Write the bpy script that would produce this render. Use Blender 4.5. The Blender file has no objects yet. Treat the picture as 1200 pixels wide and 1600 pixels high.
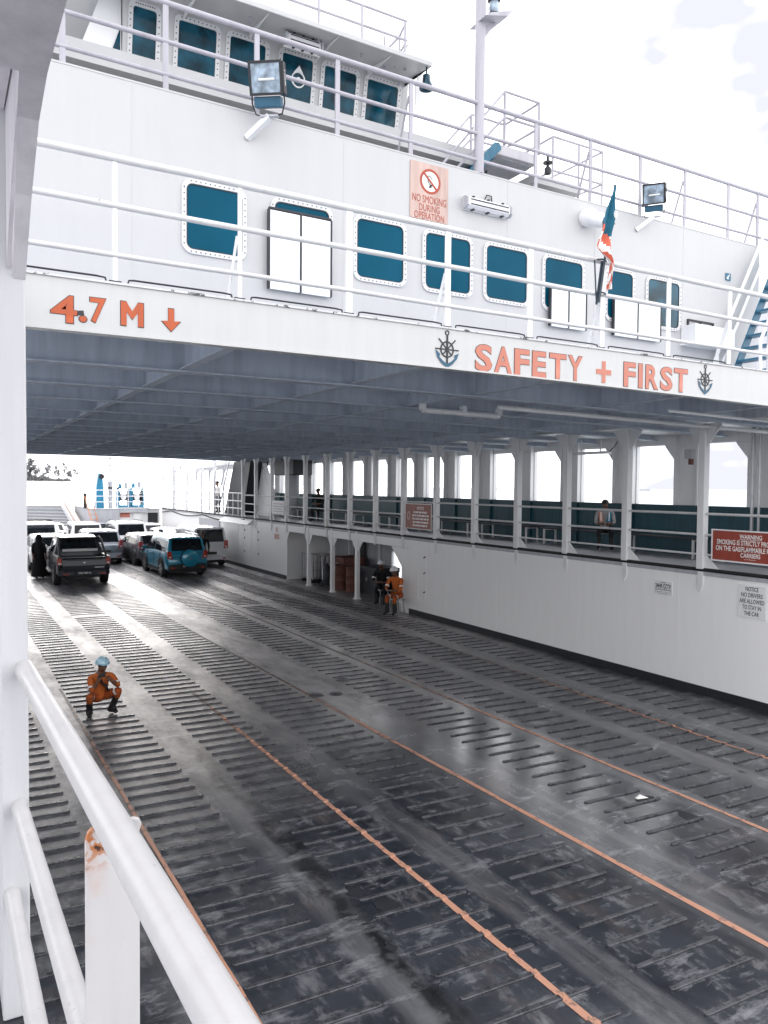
import bpy, bmesh, math, random
from mathutils import Vector, Matrix

random.seed(7)
R = math.radians
S = bpy.context.scene
COL = S.collection

# ------------------------------------------------------------------ camera
CAM_Z = 3.75
cam_data = bpy.data.cameras.new('camera')
cam = bpy.data.objects.new('camera', cam_data)
COL.objects.link(cam)
S.camera = cam
cam_data.sensor_fit = 'VERTICAL'
cam_data.sensor_height = 36.0
cam_data.lens = 36.0 * 1199.0 / 1600.0
cam_data.clip_start = 0.05
cam_data.clip_end = 12000
YAW, PITCH, ROLL = R(30.2), R(-1.92), R(0.47)
fw = Vector((math.sin(YAW) * math.cos(PITCH), math.cos(YAW) * math.cos(PITCH), math.sin(PITCH)))
rt = Vector((math.cos(YAW), -math.sin(YAW), 0))
up = rt.cross(fw)
rt2 = rt * math.cos(ROLL) + up * math.sin(ROLL)
up2 = up * math.cos(ROLL) - rt * math.sin(ROLL)
cam.matrix_world = Matrix(((rt2.x, up2.x, -fw.x, 0), (rt2.y, up2.y, -fw.y, 0), (rt2.z, up2.z, -fw.z, CAM_Z), (0, 0, 0, 1)))
S.render.resolution_x, S.render.resolution_y = 768, 1024

# ------------------------------------------------------------------ world, sun, exposure
W = bpy.data.worlds.new('World')
S.world = W
W.use_nodes = True
wn, wl = W.node_tree.nodes, W.node_tree.links
wn.clear()
w_out = wn.new('ShaderNodeOutputWorld')
SUN_EL, SUN_AZ = R(15), R(14)          # azimuth from +Y towards +X
sky = wn.new('ShaderNodeTexSky')
sky.sky_type = 'NISHITA'
sky.sun_disc = False
sky.sun_elevation = SUN_EL
sky.sun_rotation = SUN_AZ
bg1 = wn.new('ShaderNodeBackground')
bg1.inputs['Strength'].default_value = 0.12
wl.new(sky.outputs[0], bg1.inputs['Color'])
tc = wn.new('ShaderNodeTexCoord')
mp = wn.new('ShaderNodeMapping')
mp.inputs['Scale'].default_value = (1.0, 1.0, 2.4)
mp.inputs['Location'].default_value = (7.8, 0.0, 4.2)
wl.new(tc.outputs['Generated'], mp.inputs['Vector'])
nz = wn.new('ShaderNodeTexNoise')
nz.inputs['Scale'].default_value = 4.2
nz.inputs['Detail'].default_value = 6
nz.inputs['Roughness'].default_value = 0.55
wl.new(mp.outputs[0], nz.inputs['Vector'])
cr = wn.new('ShaderNodeValToRGB')
cr.color_ramp.elements[0].position = 0.30
cr.color_ramp.elements[0].color = (0.0, 0.0, 0.0, 1)
cr.color_ramp.elements[1].position = 0.37
cr.color_ramp.elements[1].color = (1, 1, 1, 1)
wl.new(nz.outputs['Fac'], cr.inputs[0])
mp2 = wn.new('ShaderNodeMapping')
mp2.inputs['Scale'].default_value = (1.0, 1.0, 2.0)
mp2.inputs['Location'].default_value = (10.2, 5.4, 1.8)
wl.new(tc.outputs['Generated'], mp2.inputs['Vector'])
nz2 = wn.new('ShaderNodeTexNoise')
nz2.inputs['Scale'].default_value = 2.4
nz2.inputs['Detail'].default_value = 5
wl.new(mp2.outputs[0], nz2.inputs['Vector'])
cr2 = wn.new('ShaderNodeValToRGB')
cr2.color_ramp.elements[0].position = 0.375
cr2.color_ramp.elements[0].color = (0.235, 0.24, 0.27, 1)
cr2.color_ramp.elements[1].position = 0.58
cr2.color_ramp.elements[1].color = (1.0, 0.995, 1.0, 1)
wl.new(nz2.outputs['Fac'], cr2.inputs[0])
bg2 = wn.new('ShaderNodeBackground')
bg2.inputs['Strength'].default_value = 1.25
wl.new(cr2.outputs[0], bg2.inputs['Color'])
mxs = wn.new('ShaderNodeMixShader')
wl.new(cr.outputs[0], mxs.inputs[0])
wl.new(bg1.outputs[0], mxs.inputs[1])
wl.new(bg2.outputs[0], mxs.inputs[2])
wl.new(mxs.outputs[0], w_out.inputs['Surface'])

sun_data = bpy.data.lights.new('sun', 'SUN')
sun_data.energy = 0.6
sun_data.angle = R(28)
sun_data.color = (1.0, 0.965, 0.92)
sun = bpy.data.objects.new('sun', sun_data)
COL.objects.link(sun)
sd = Vector((math.sin(SUN_AZ) * math.cos(SUN_EL), math.cos(SUN_AZ) * math.cos(SUN_EL), math.sin(SUN_EL)))
sun.rotation_euler = sd.to_track_quat('Z', 'Y').to_euler()

S.view_settings.view_transform = 'Standard'
S.view_settings.look = 'None'
S.view_settings.exposure = 1.62
S.view_settings.gamma = 1.0
S.view_settings.use_curve_mapping = False
S.cycles.use_denoising = True
S.cycles.max_bounces = 8
S.cycles.diffuse_bounces = 5
S.cycles.glossy_bounces = 4
S.cycles.transparent_max_bounces = 8
S.cycles.sample_clamp_indirect = 6.0
S.cycles.caustics_reflective = False
S.cycles.caustics_refractive = False

# ------------------------------------------------------------------ materials
def nodes_of(m):
    m.use_nodes = True
    nt = m.node_tree
    return nt, nt.nodes, nt.links, nt.nodes['Principled BSDF']

def mat(name, col, rough=0.5, metal=0.0, var=0.12, vscale=6.0, bump=0.0, bscale=60.0, coat=0.0, spec=0.5, rvar=0.0, stretch=(1, 1, 1)):
    """Procedural paint / cloth / metal: base colour broken up by world-space noise, with fine relief."""
    m = bpy.data.materials.new(name)
    nt, n, l, b = nodes_of(m)
    b.inputs['Roughness'].default_value = rough
    b.inputs['Metallic'].default_value = metal
    b.inputs['Coat Weight'].default_value = coat
    b.inputs['Coat Roughness'].default_value = 0.05
    b.inputs['Specular IOR Level'].default_value = spec
    g = n.new('ShaderNodeNewGeometry')
    mpn = n.new('ShaderNodeMapping')
    mpn.inputs['Scale'].default_value = stretch
    l.new(g.outputs['Position'], mpn.inputs['Vector'])
    t = n.new('ShaderNodeTexNoise')
    t.inputs['Scale'].default_value = vscale
    t.inputs['Detail'].default_value = 7
    t.inputs['Roughness'].default_value = 0.62
    l.new(mpn.outputs[0], t.inputs['Vector'])
    r = n.new('ShaderNodeValToRGB')
    r.color_ramp.elements[0].position = 0.28
    r.color_ramp.elements[1].position = 0.66
    r.color_ramp.elements[0].color = (*[c * (1 - var) for c in col], 1)
    r.color_ramp.elements[1].color = (*[min(1, c * (1 + var * 0.4)) for c in col], 1)
    l.new(t.outputs['Fac'], r.inputs[0])
    l.new(r.outputs[0], b.inputs['Base Color'])
    if rvar:
        mr = n.new('ShaderNodeMapRange')
        mr.inputs['To Min'].default_value = max(0.02, rough - rvar)
        mr.inputs['To Max'].default_value = min(1, rough + rvar)
        mr.inputs['From Min'].default_value = 0.3
        mr.inputs['From Max'].default_value = 0.7
        l.new(t.outputs['Fac'], mr.inputs['Value'])
        l.new(mr.outputs[0], b.inputs['Roughness'])
    if bump:
        t2 = n.new('ShaderNodeTexNoise')
        t2.inputs['Scale'].default_value = bscale
        t2.inputs['Detail'].default_value = 4
        l.new(g.outputs['Position'], t2.inputs['Vector'])
        bp = n.new('ShaderNodeBump')
        bp.inputs['Strength'].default_value = bump
        bp.inputs['Distance'].default_value = 0.01
        l.new(t2.outputs['Fac'], bp.inputs['Height'])
        l.new(bp.outputs[0], b.inputs['Normal'])
    return m

def ship_paint(name, col, rough=0.42, rust=0.0, rust_scale=3.0, streak=0.12, dent=0.25, rust_col=(0.22, 0.065, 0.02)):
    """Brushed ship enamel: grime streaks running down, slight plate dents, rust where it has chipped."""
    m = bpy.data.materials.new(name)
    nt, n, l, b = nodes_of(m)
    b.inputs['Roughness'].default_value = rough
    g = n.new('ShaderNodeNewGeometry')
    mp1 = n.new('ShaderNodeMapping')
    mp1.inputs['Scale'].default_value = (5.0, 5.0, 0.45)
    l.new(g.outputs['Position'], mp1.inputs['Vector'])
    t = n.new('ShaderNodeTexNoise')
    t.inputs['Scale'].default_value = 1.4
    t.inputs['Detail'].default_value = 8
    t.inputs['Roughness'].default_value = 0.65
    l.new(mp1.outputs[0], t.inputs['Vector'])
    r = n.new('ShaderNodeValToRGB')
    r.color_ramp.elements[0].position = 0.30
    r.color_ramp.elements[1].position = 0.58
    d = [col[0] * (1 - streak), col[1] * (1 - streak * 1.02), col[2] * (1 - streak * 0.95)]
    r.color_ramp.elements[0].color = (*d, 1)
    r.color_ramp.elements[1].color = (*col, 1)
    l.new(t.outputs['Fac'], r.inputs[0])
    last = r.outputs[0]
    if rust:
        t3 = n.new('ShaderNodeTexNoise')
        t3.inputs['Scale'].default_value = rust_scale
        t3.inputs['Detail'].default_value = 9
        t3.inputs['Roughness'].default_value = 0.7
        l.new(g.outputs['Position'], t3.inputs['Vector'])
        r3 = n.new('ShaderNodeValToRGB')
        r3.color_ramp.elements[0].position = 0.74 - rust * 0.2
        r3.color_ramp.elements[1].position = 0.77 - rust * 0.2
        l.new(t3.outputs['Fac'], r3.inputs[0])
        mx = n.new('ShaderNodeMix')
        mx.data_type = 'RGBA'
        l.new(r3.outputs[0], mx.inputs['Factor'])
        l.new(last, mx.inputs['A'])
        mx.inputs['B'].default_value = (*rust_col, 1)
        last = mx.outputs['Result']
    l.new(last, b.inputs['Base Color'])
    t2 = n.new('ShaderNodeTexNoise')
    t2.inputs['Scale'].default_value = 1.6
    t2.inputs['Detail'].default_value = 2
    l.new(g.outputs['Position'], t2.inputs['Vector'])
    t4 = n.new('ShaderNodeTexNoise')
    t4.inputs['Scale'].default_value = 90
    l.new(g.outputs['Position'], t4.inputs['Vector'])
    ad = n.new('ShaderNodeMath')
    ad.operation = 'MULTIPLY_ADD'
    ad.inputs[1].default_value = 0.03
    l.new(t4.outputs['Fac'], ad.inputs[0])
    l.new(t2.outputs['Fac'], ad.inputs[2])
    bp = n.new('ShaderNodeBump')
    bp.inputs['Strength'].default_value = dent
    bp.inputs['Distance'].default_value = 0.03
    l.new(ad.outputs[0], bp.inputs['Height'])
    l.new(bp.outputs[0], b.inputs['Normal'])
    return m

WHITE = ship_paint('white_enamel', (0.76, 0.76, 0.77), 0.38, streak=0.07, dent=0.18)
WALLW = ship_paint('white_plate', (0.86, 0.86, 0.86), 0.40, streak=0.03, dent=0.35, rust=0.02, rust_scale=2.0)
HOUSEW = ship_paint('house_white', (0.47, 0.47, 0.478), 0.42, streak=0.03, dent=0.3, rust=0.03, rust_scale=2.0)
RAILG = ship_paint('backlit_rail_grey', (0.40, 0.385, 0.43), 0.42, streak=0.2, dent=0.2, rust=0.1, rust_scale=8, rust_col=(.2,.17,.18))  # white rails greyed in colour to imitate their backlit shade
RAILL = ship_paint('light_rail_paint', (0.52, 0.51, 0.54), 0.42, streak=0.15, dent=0.2)
FASCIA = ship_paint('fascia_white', (0.52, 0.52, 0.52), 0.40, streak=0.06, dent=0.22, rust=0.06, rust_scale=4)
RAILW = ship_paint('rail_white', (0.62, 0.62, 0.63), 0.36, rust=0.30, rust_scale=9.0, streak=0.10, dent=0.2, rust_col=(0.16, 0.13, 0.14))
NEARW = ship_paint('near_rail_white', (0.50, 0.492, 0.497), 0.32, rust=0.36, rust_scale=26.0, streak=0.10, dent=0.35, rust_col=(0.30, 0.29, 0.33))
CEILP = ship_paint('under_deck_paint', (0.54, 0.59, 0.68), 0.6, rust=0.32, rust_scale=2.2, streak=0.25, dent=0.5, rust_col=(0.17, 0.14, 0.15))
PILW = ship_paint('pillar_white', (0.56, 0.56, 0.58), 0.5, streak=0.10, dent=0.2)
BRACK = ship_paint('bracket_grey', (0.60, 0.57, 0.60), 0.5, rust=0.22, rust_scale=6, streak=0.25, dent=0.3, rust_col=(0.22, 0.12, 0.12))
BULW = ship_paint('bulwark_teal', (0.012, 0.075, 0.10), 0.45, streak=0.45, dent=0.25)
STAIRB = ship_paint('stair_blue', (0.03, 0.15, 0.24), 0.45, streak=0.35, rust=0.1, dent=0.3)
GREYP = ship_paint('grey_plate', (0.42, 0.43, 0.46), 0.5, streak=0.2, dent=0.4)
BLACKP = mat('black_paint', (0.012, 0.013, 0.018), 0.5, var=0.3)
DARKST = mat('dark_steel', (0.02, 0.022, 0.03), 0.5, var=0.4, bump=0.3)
MARK_O = ship_paint('orange_lettering', (0.46, 0.085, 0.022), 0.5, streak=0.18, rust=0.10, rust_scale=9, rust_col=(0.35, 0.08, 0.03))
MARK_P = ship_paint('faded_coral_lettering', (0.52, 0.18, 0.125), 0.5, streak=0.10, rust=0.12, rust_scale=9, rust_col=(0.5, 0.13, 0.07))
MARK_B = mat('letter_outline', (0.03, 0.03, 0.035), 0.6)
NAVY = mat('anchor_blue', (0.02, 0.09, 0.16), 0.5)
ANCH = mat('anchor_black', (0.012, 0.014, 0.02), 0.5)
SIGNRED = ship_paint('sign_red', (0.30, 0.045, 0.025), 0.4, streak=0.25, dent=0.1)
SIGNPALE = ship_paint('sign_faded_red', (0.34, 0.13, 0.10), 0.5, streak=0.4, dent=0.1)
SIGNPINK = ship_paint('sign_sun_faded', (0.56, 0.40, 0.35), 0.5, streak=0.3, dent=0.1)
SIGNW = mat('sign_white', (0.78, 0.78, 0.78), 0.45, var=0.06)
SIGNRED2 = mat('sign_print_red', (0.36, 0.055, 0.025), 0.5)
TXTW = mat('sign_text_white', (0.82, 0.80, 0.78), 0.5, var=0.06)
TXTK = mat('sign_text_black', (0.02, 0.018, 0.022), 0.5)
RUBBER = mat('rubber', (0.012, 0.012, 0.013), 0.75, var=0.3, bump=0.2)
CHROME = mat('chrome', (0.6, 0.6, 0.62), 0.15, metal=1.0, var=0.05)
ALLOY = mat('alloy', (0.42, 0.43, 0.45), 0.3, metal=0.9)
LAMP_R = mat('lamp_red', (0.45, 0.035, 0.02), 0.15, coat=1.0)
LAMP_C = mat('lamp_clear', (0.75, 0.74, 0.72), 0.12, coat=1.0)
TUBE = mat('tube_plastic', (0.72, 0.71, 0.74), 0.22, var=0.1, coat=0.6)
FLOODBLUE = mat('flood_housing_blue', (0.012, 0.085, 0.15), 0.4, var=0.25)
ORANGE = mat('orange_coverall', (0.52, 0.125, 0.022), 0.85, var=0.4, vscale=12, bump=1.0, bscale=16)
ORANGED = mat('dark_orange_coverall', (0.36, 0.075, 0.012), 0.85, var=0.4, vscale=12, bump=1.0, bscale=16)
BOOT = mat('black_boot', (0.008, 0.008, 0.009), 0.6)
SKIN = mat('brown_skin', (0.14, 0.062, 0.036), 0.5, var=0.12)
SKINL = mat('light_brown_skin', (0.33, 0.18, 0.12), 0.5, var=0.12)
HAIR = mat('black_hair', (0.01, 0.009, 0.009), 0.6, var=0.3)
CLOTHK = mat('black_cloth', (0.008, 0.008, 0.010), 0.9, var=0.3, bump=0.4, bscale=30)
CLOTHG = mat('grey_cloth', (0.16, 0.16, 0.19), 0.9, var=0.25, bump=0.4, bscale=30)
CLOTHW = mat('white_cloth', (0.74, 0.72, 0.70), 0.9, var=0.12, bump=0.3, bscale=30)
CLOTHP = mat('pale_cloth', (0.36, 0.35, 0.35), 0.9, var=0.2, bump=0.4, bscale=30)
TAPE = mat('reflective_tape', (0.80, 0.80, 0.82), 0.3, var=0.05)
HELMB = mat('pale_blue_helmet', (0.36, 0.56, 0.66), 0.3, coat=0.4, var=0.05)
HELMW = mat('white_helmet', (0.74, 0.76, 0.78), 0.3, coat=0.4, var=0.05)
VESTB = mat('vest_blue', (0.03, 0.26, 0.42), 0.8)
VESTO = mat('vest_orange', (0.70, 0.27, 0.16), 0.8)
RUSTD = ship_paint('rusty_drum', (0.13, 0.042, 0.028), 0.6, streak=0.4, rust=0.3, rust_scale=6, dent=0.4)
TEALW = ship_paint('winch_teal', (0.02, 0.20, 0.34), 0.4, streak=0.3, dent=0.3)
LADDER_O = mat('ladder_orange', (0.60, 0.26, 0.12), 0.5, var=0.25)
FLAG_B = mat('flag_blue', (0.004, 0.10, 0.165), 0.85, var=0.2, vscale=20)
FLAG_R = mat('flag_red', (0.60, 0.12, 0.07), 0.85, var=0.15, vscale=20)
FLAG_W = mat('flag_white', (0.80, 0.79, 0.78), 0.85, var=0.06, vscale=20)
ROPEY = mat('pole_dark', (0.03, 0.05, 0.07), 0.5)
PLATEK = mat('number_plate', (0.02, 0.02, 0.022), 0.4)
BRIGHTPLATE = mat('pale_panel', (0.80, 0.83, 0.86), 0.35, var=0.05)
PAPER = mat('paper', (0.75, 0.74, 0.72), 0.8)

def glass_mat(name, col, rough=0.08, cloud=0.35, scale=2.5, spec=0.5):
    m = bpy.data.materials.new(name)
    nt, n, l, b = nodes_of(m)
    g = n.new('ShaderNodeNewGeometry')
    t = n.new('ShaderNodeTexNoise')
    t.inputs['Scale'].default_value = scale
    t.inputs['Detail'].default_value = 6
    l.new(g.outputs['Position'], t.inputs['Vector'])
    r = n.new('ShaderNodeValToRGB')
    r.color_ramp.elements[0].position = 0.35
    r.color_ramp.elements[1].position = 0.7
    r.color_ramp.elements[0].color = (*[c * (1 - cloud) for c in col], 1)
    r.color_ramp.elements[1].color = (*[c * (1 + cloud) for c in col], 1)
    l.new(t.outputs['Fac'], r.inputs[0])
    l.new(r.outputs[0], b.inputs['Base Color'])
    b.inputs['Roughness'].default_value = rough
    b.inputs['Specular IOR Level'].default_value = spec
    return m

TEALG = glass_mat('teal_window', (0.001, 0.068, 0.118), 0.25, 0.12, 1.5, spec=0.08)
DARKTEAL = glass_mat('dark_teal_window', (0.004, 0.050, 0.080), 0.10, 0.6, 4.0, spec=0.25)
CARGLASS = glass_mat('car_glass', (0.010, 0.013, 0.017), 0.04, 0.5, 2.0)
FLOODGLASS = glass_mat('flood_glass', (0.28, 0.35, 0.43), 0.10, 0.55, 9.0)
LENS = glass_mat('lens', (0.10, 0.14, 0.2), 0.05, 0.3, 9.0)

def car_paint(name, col, rough=0.28, metal=0.0):
    return mat(name, col, rough, metal, var=0.10, vscale=3, coat=0.9)
P_WHITE = car_paint('car_white', (0.78, 0.78, 0.80))
P_BLUE = car_paint('car_blue', (0.006, 0.235, 0.37), 0.3, 0.1)
P_DGREY = mat('car_dark_grey', (0.012, 0.016, 0.026), 0.42, 0.1, var=0.1, vscale=3, coat=0.25)
P_GREY = car_paint('car_grey', (0.11, 0.105, 0.12), 0.3, 0.4)
P_SILVER = car_paint('car_silver', (0.42, 0.44, 0.50), 0.3, 0.5)
P_TRIM = mat('car_black_trim', (0.014, 0.014, 0.016), 0.55, var=0.2)

def deck_mat():
    """Wet, worn steel car deck: polished wheel tracks between the bar rows, oil and scuffs, damp glossy areas."""
    m = bpy.data.materials.new('wet_steel_deck')
    nt, n, l, b = nodes_of(m)
    g = n.new('ShaderNodeNewGeometry')
    sep = n.new('ShaderNodeSeparateXYZ')
    l.new(g.outputs['Position'], sep.inputs[0])
    def noise(scale, detail=6, rough=0.6, stretch=(1, 1, 1), off=(0, 0, 0)):
        mpn = n.new('ShaderNodeMapping')
        mpn.inputs['Scale'].default_value = stretch
        mpn.inputs['Location'].default_value = off
        l.new(g.outputs['Position'], mpn.inputs['Vector'])
        t = n.new('ShaderNodeTexNoise')
        t.inputs['Scale'].default_value = scale
        t.inputs['Detail'].default_value = detail
        t.inputs['Roughness'].default_value = rough
        l.new(mpn.outputs[0], t.inputs['Vector'])
        return t.outputs['Fac']
    def ramp(v, a, bb, ca=(0, 0, 0, 1), cb=(1, 1, 1, 1)):
        r = n.new('ShaderNodeValToRGB')
        r.color_ramp.elements[0].position, r.color_ramp.elements[1].position = a, bb
        r.color_ramp.elements[0].color, r.color_ramp.elements[1].color = ca, cb
        l.new(v, r.inputs[0])
        return r.outputs[0]
    def mix(f, a, bb, blend='MIX'):
        x = n.new('ShaderNodeMix')
        x.data_type = 'RGBA'
        x.blend_type = blend
        if isinstance(f, float): x.inputs['Factor'].default_value = f
        else: l.new(f, x.inputs['Factor'])
        for k, v in (('A', a), ('B', bb)):
            if isinstance(v, tuple): x.inputs[k].default_value = v
            else: l.new(v, x.inputs[k])
        return x.outputs['Result']
    def math_(op, a, bb=None, c=None):
        x = n.new('ShaderNodeMath')
        x.operation = op
        for i, v in enumerate((a, bb, c)):
            if v is None: continue
            if isinstance(v, (int, float)): x.inputs[i].default_value = v
            else: l.new(v, x.inputs[i])
        return x.outputs[0]
    base = mix(ramp(noise(0.9, 8, 0.65), 0.32, 0.70), (0.008, 0.011, 0.017, 1), (0.066, 0.074, 0.090, 1))
    scuff = ramp(noise(2.2, 9, 0.72, (2.2, 0.9, 1)), 0.52, 0.68)
    base = mix(math_('MULTIPLY', scuff, 0.8), base, (0.26, 0.265, 0.28, 1))
    # polished wheel tracks between the rows of bars
    tracks = None
    for cx, w in ((1.62, .26), (3.0, .22), (4.45, .22), (6.1, .40), (7.78, .22), (9.13, .22), (10.46, .22)):
        dx = math_('ABSOLUTE', math_('SUBTRACT', sep.outputs['X'], cx))
        v = math_('SUBTRACT', 1.0, math_('DIVIDE', dx, w))
        v = math_('MAXIMUM', v, 0.0)
        v = math_('MINIMUM', math_('MULTIPLY', v, 2.2), 1.0)
        tracks = v if tracks is None else math_('MAXIMUM', tracks, v)
    tn = ramp(noise(1.6, 7, 0.65, (3.0, 0.35, 1)), 0.30, 0.62)
    tmask = math_('MULTIPLY', math_('MULTIPLY', tracks, tn), 0.8)
    base = mix(tmask, base, (0.19, 0.19, 0.20, 1))
    # brown tyre dirt along the middle tracks, and an oily black run beside the left lane
    dirt = math_('MULTIPLY', ramp(noise(1.3, 8, 0.7, (1.6, 0.5, 1), (3, 1, 0)), 0.56, 0.72), 0.35)
    base = mix(dirt, base, (0.26, 0.19, 0.165, 1))
    wob = math_('MULTIPLY_ADD', noise(1.1, 5, 0.6, (1, 1, 1), (7, 2, 0)), 0.55, 2.83)
    od = math_('ABSOLUTE', math_('SUBTRACT', sep.outputs['X'], wob))
    run = math_('MAXIMUM', math_('SUBTRACT', 1.0, math_('DIVIDE', od, 0.14)), 0.0)
    oil = math_('MULTIPLY', ramp(run, 0.05, 0.7), ramp(noise(3.2, 9, 0.72, (1, 0.8, 1), (1, 5, 0)), 0.37, 0.52))
    oil = math_('MULTIPLY', oil, 0.9)
    base = mix(oil, base, (0.004, 0.004, 0.005, 1))
    spots = ramp(noise(1.9, 4, 0.5, (1, 1, 1), (11, 3, 0)), 0.70, 0.735)
    base = mix(spots, base, (0.006, 0.006, 0.008, 1))
    flecks = ramp(noise(14.0, 6, 0.75, (1, 1, 1), (2, 9, 0)), 0.66, 0.70)
    base = mix(math_('MULTIPLY', flecks, 0.5), base, (0.30, 0.30, 0.31, 1))
    chalk = math_('MULTIPLY', ramp(noise(1.7, 9, 0.75, (0.8, 2.2, 1), (5, 6, 0)), 0.54, 0.66), 0.6)
    base = mix(chalk, base, (0.42, 0.43, 0.45, 1))
    # sky glare on the far deck put into the colour: paler, more metallic
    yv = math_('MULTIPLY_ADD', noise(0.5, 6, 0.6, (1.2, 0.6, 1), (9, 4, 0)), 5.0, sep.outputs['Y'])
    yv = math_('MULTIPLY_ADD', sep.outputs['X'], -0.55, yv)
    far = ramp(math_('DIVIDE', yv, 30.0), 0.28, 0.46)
    far_glare = math_('MULTIPLY', far, ramp(noise(1.5, 9, 0.7, (1.6, 0.6, 1), (6, 6, 0)), 0.25, 0.60))
    base = mix(math_('MULTIPLY', far_glare, 0.72), base, (0.74, 0.71, 0.71, 1))
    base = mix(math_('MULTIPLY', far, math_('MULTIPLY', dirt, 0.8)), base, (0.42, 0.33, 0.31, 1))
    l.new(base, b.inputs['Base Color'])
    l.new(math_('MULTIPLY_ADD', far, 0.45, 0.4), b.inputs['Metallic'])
    wet = ramp(noise(0.55, 5, 0.55, (1, 0.7, 1), (4, 8, 0)), 0.36, 0.62)
    fine = noise(9, 6, 0.7)
    # a broad wet sheet lies in the middle lanes; elsewhere the steel is drier and duller
    wx = math_('DIVIDE', math_('SUBTRACT', sep.outputs['X'], 6.6), 3.6)
    wy = math_('DIVIDE', math_('SUBTRACT', sep.outputs['Y'], 6.6), 5.2)
    wd = math_('SQRT', math_('ADD', math_('MULTIPLY', wx, wx), math_('MULTIPLY', wy, wy)))
    wd = math_('MULTIPLY_ADD', noise(0.8, 6, 0.6, (1, 1, 1), (2, 2, 5)), 0.9, math_('SUBTRACT', wd, 0.45))
    dry = ramp(wd, 0.75, 1.15)
    ro = math_('MULTIPLY_ADD', dry, 0.16, 0.08)
    ro = math_('MULTIPLY_ADD', wet, 0.08, ro)
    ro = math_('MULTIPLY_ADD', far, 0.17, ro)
    ro = math_('MULTIPLY_ADD', fine, 0.12, ro)
    l.new(ro, b.inputs['Roughness'])
    b.inputs['Specular IOR Level'].default_value = 1.0
    b.inputs['IOR'].default_value = 1.65
    hh = math_('MULTIPLY_ADD', noise(28, 5, 0.7), 0.35, noise(1.4, 3, 0.5))
    bp = n.new('ShaderNodeBump')
    bp.inputs['Strength'].default_value = 0.16
    bp.inputs['Distance'].default_value = 0.012
    l.new(hh, bp.inputs['Height'])
    l.new(bp.outputs[0], b.inputs['Normal'])
    return m
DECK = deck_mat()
RIBM = mat('bar_steel', (0.085, 0.087, 0.097), 0.30, 0.45, var=0.6, vscale=9, bump=0.5, bscale=40, rvar=0.14)

def lane_mat():
    m = bpy.data.materials.new('worn_lane_paint')
    nt, n, l, b = nodes_of(m)
    g = n.new('ShaderNodeNewGeometry')
    t = n.new('ShaderNodeTexNoise')
    t.inputs['Scale'].default_value = 7
    t.inputs['Detail'].default_value = 9
    t.inputs['Roughness'].default_value = 0.75
    l.new(g.outputs['Position'], t.inputs['Vector'])
    sep = n.new('ShaderNodeSeparateXYZ')
    l.new(g.outputs['Position'], sep.inputs[0])
    mr = n.new('ShaderNodeMapRange')           # worn away further along the deck, where cars turn in
    mr.inputs['From Min'].default_value = 8.0
    mr.inputs['From Max'].default_value = 16.0
    mr.inputs['To Min'].default_value = -0.04
    mr.inputs['To Max'].default_value = 0.16
    l.new(sep.outputs['Y'], mr.inputs['Value'])
    ad = n.new('ShaderNodeMath')
    l.new(t.outputs['Fac'], ad.inputs[0])
    l.new(mr.outputs[0], ad.inputs[1])
    r = n.new('ShaderNodeValToRGB')
    r.color_ramp.elements[0].position = 0.50
    r.color_ramp.elements[1].position = 0.60
    r.color_ramp.elements[0].color = (0.44, 0.225, 0.15, 1)
    r.color_ramp.elements[1].color = (0.07, 0.06, 0.06, 1)
    l.new(ad.outputs[0], r.inputs[0])
    l.new(r.outputs[0], b.inputs['Base Color'])
    b.inputs['Roughness'].default_value = 0.5
    return m
LANE = lane_mat()

def sea_mat():
    m = bpy.data.materials.new('pale_sea')
    nt, n, l, b = nodes_of(m)
    g = n.new('ShaderNodeNewGeometry')
    t = n.new('ShaderNodeTexNoise')
    t.inputs['Scale'].default_value = 0.5
    t.inputs['Detail'].default_value = 8
    l.new(g.outputs['Position'], t.inputs['Vector'])
    bp = n.new('ShaderNodeBump')
    bp.inputs['Strength'].default_value = 0.35
    bp.inputs['Distance'].default_value = 0.4
    l.new(t.outputs['Fac'], bp.inputs['Height'])
    l.new(bp.outputs[0], b.inputs['Normal'])
    b.inputs['Base Color'].default_value = (0.46, 0.50, 0.52, 1)
    b.inputs['Roughness'].default_value = 0.22
    return m
SEA = sea_mat()
LEAF = mat('hazed_leaf', (0.17, 0.17, 0.175), 0.7, var=0.4, vscale=0.6)  # distance haze put into the leaf colour as a pale grey
BARK = mat('bark', (0.12, 0.10, 0.09), 0.9, var=0.3)
HAZE_BANK = mat('haze_white_bank', (0.78, 0.78, 0.77), 0.9, var=0.15, vscale=0.2)  # whitened to stand in for the sea haze below the trees

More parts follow.
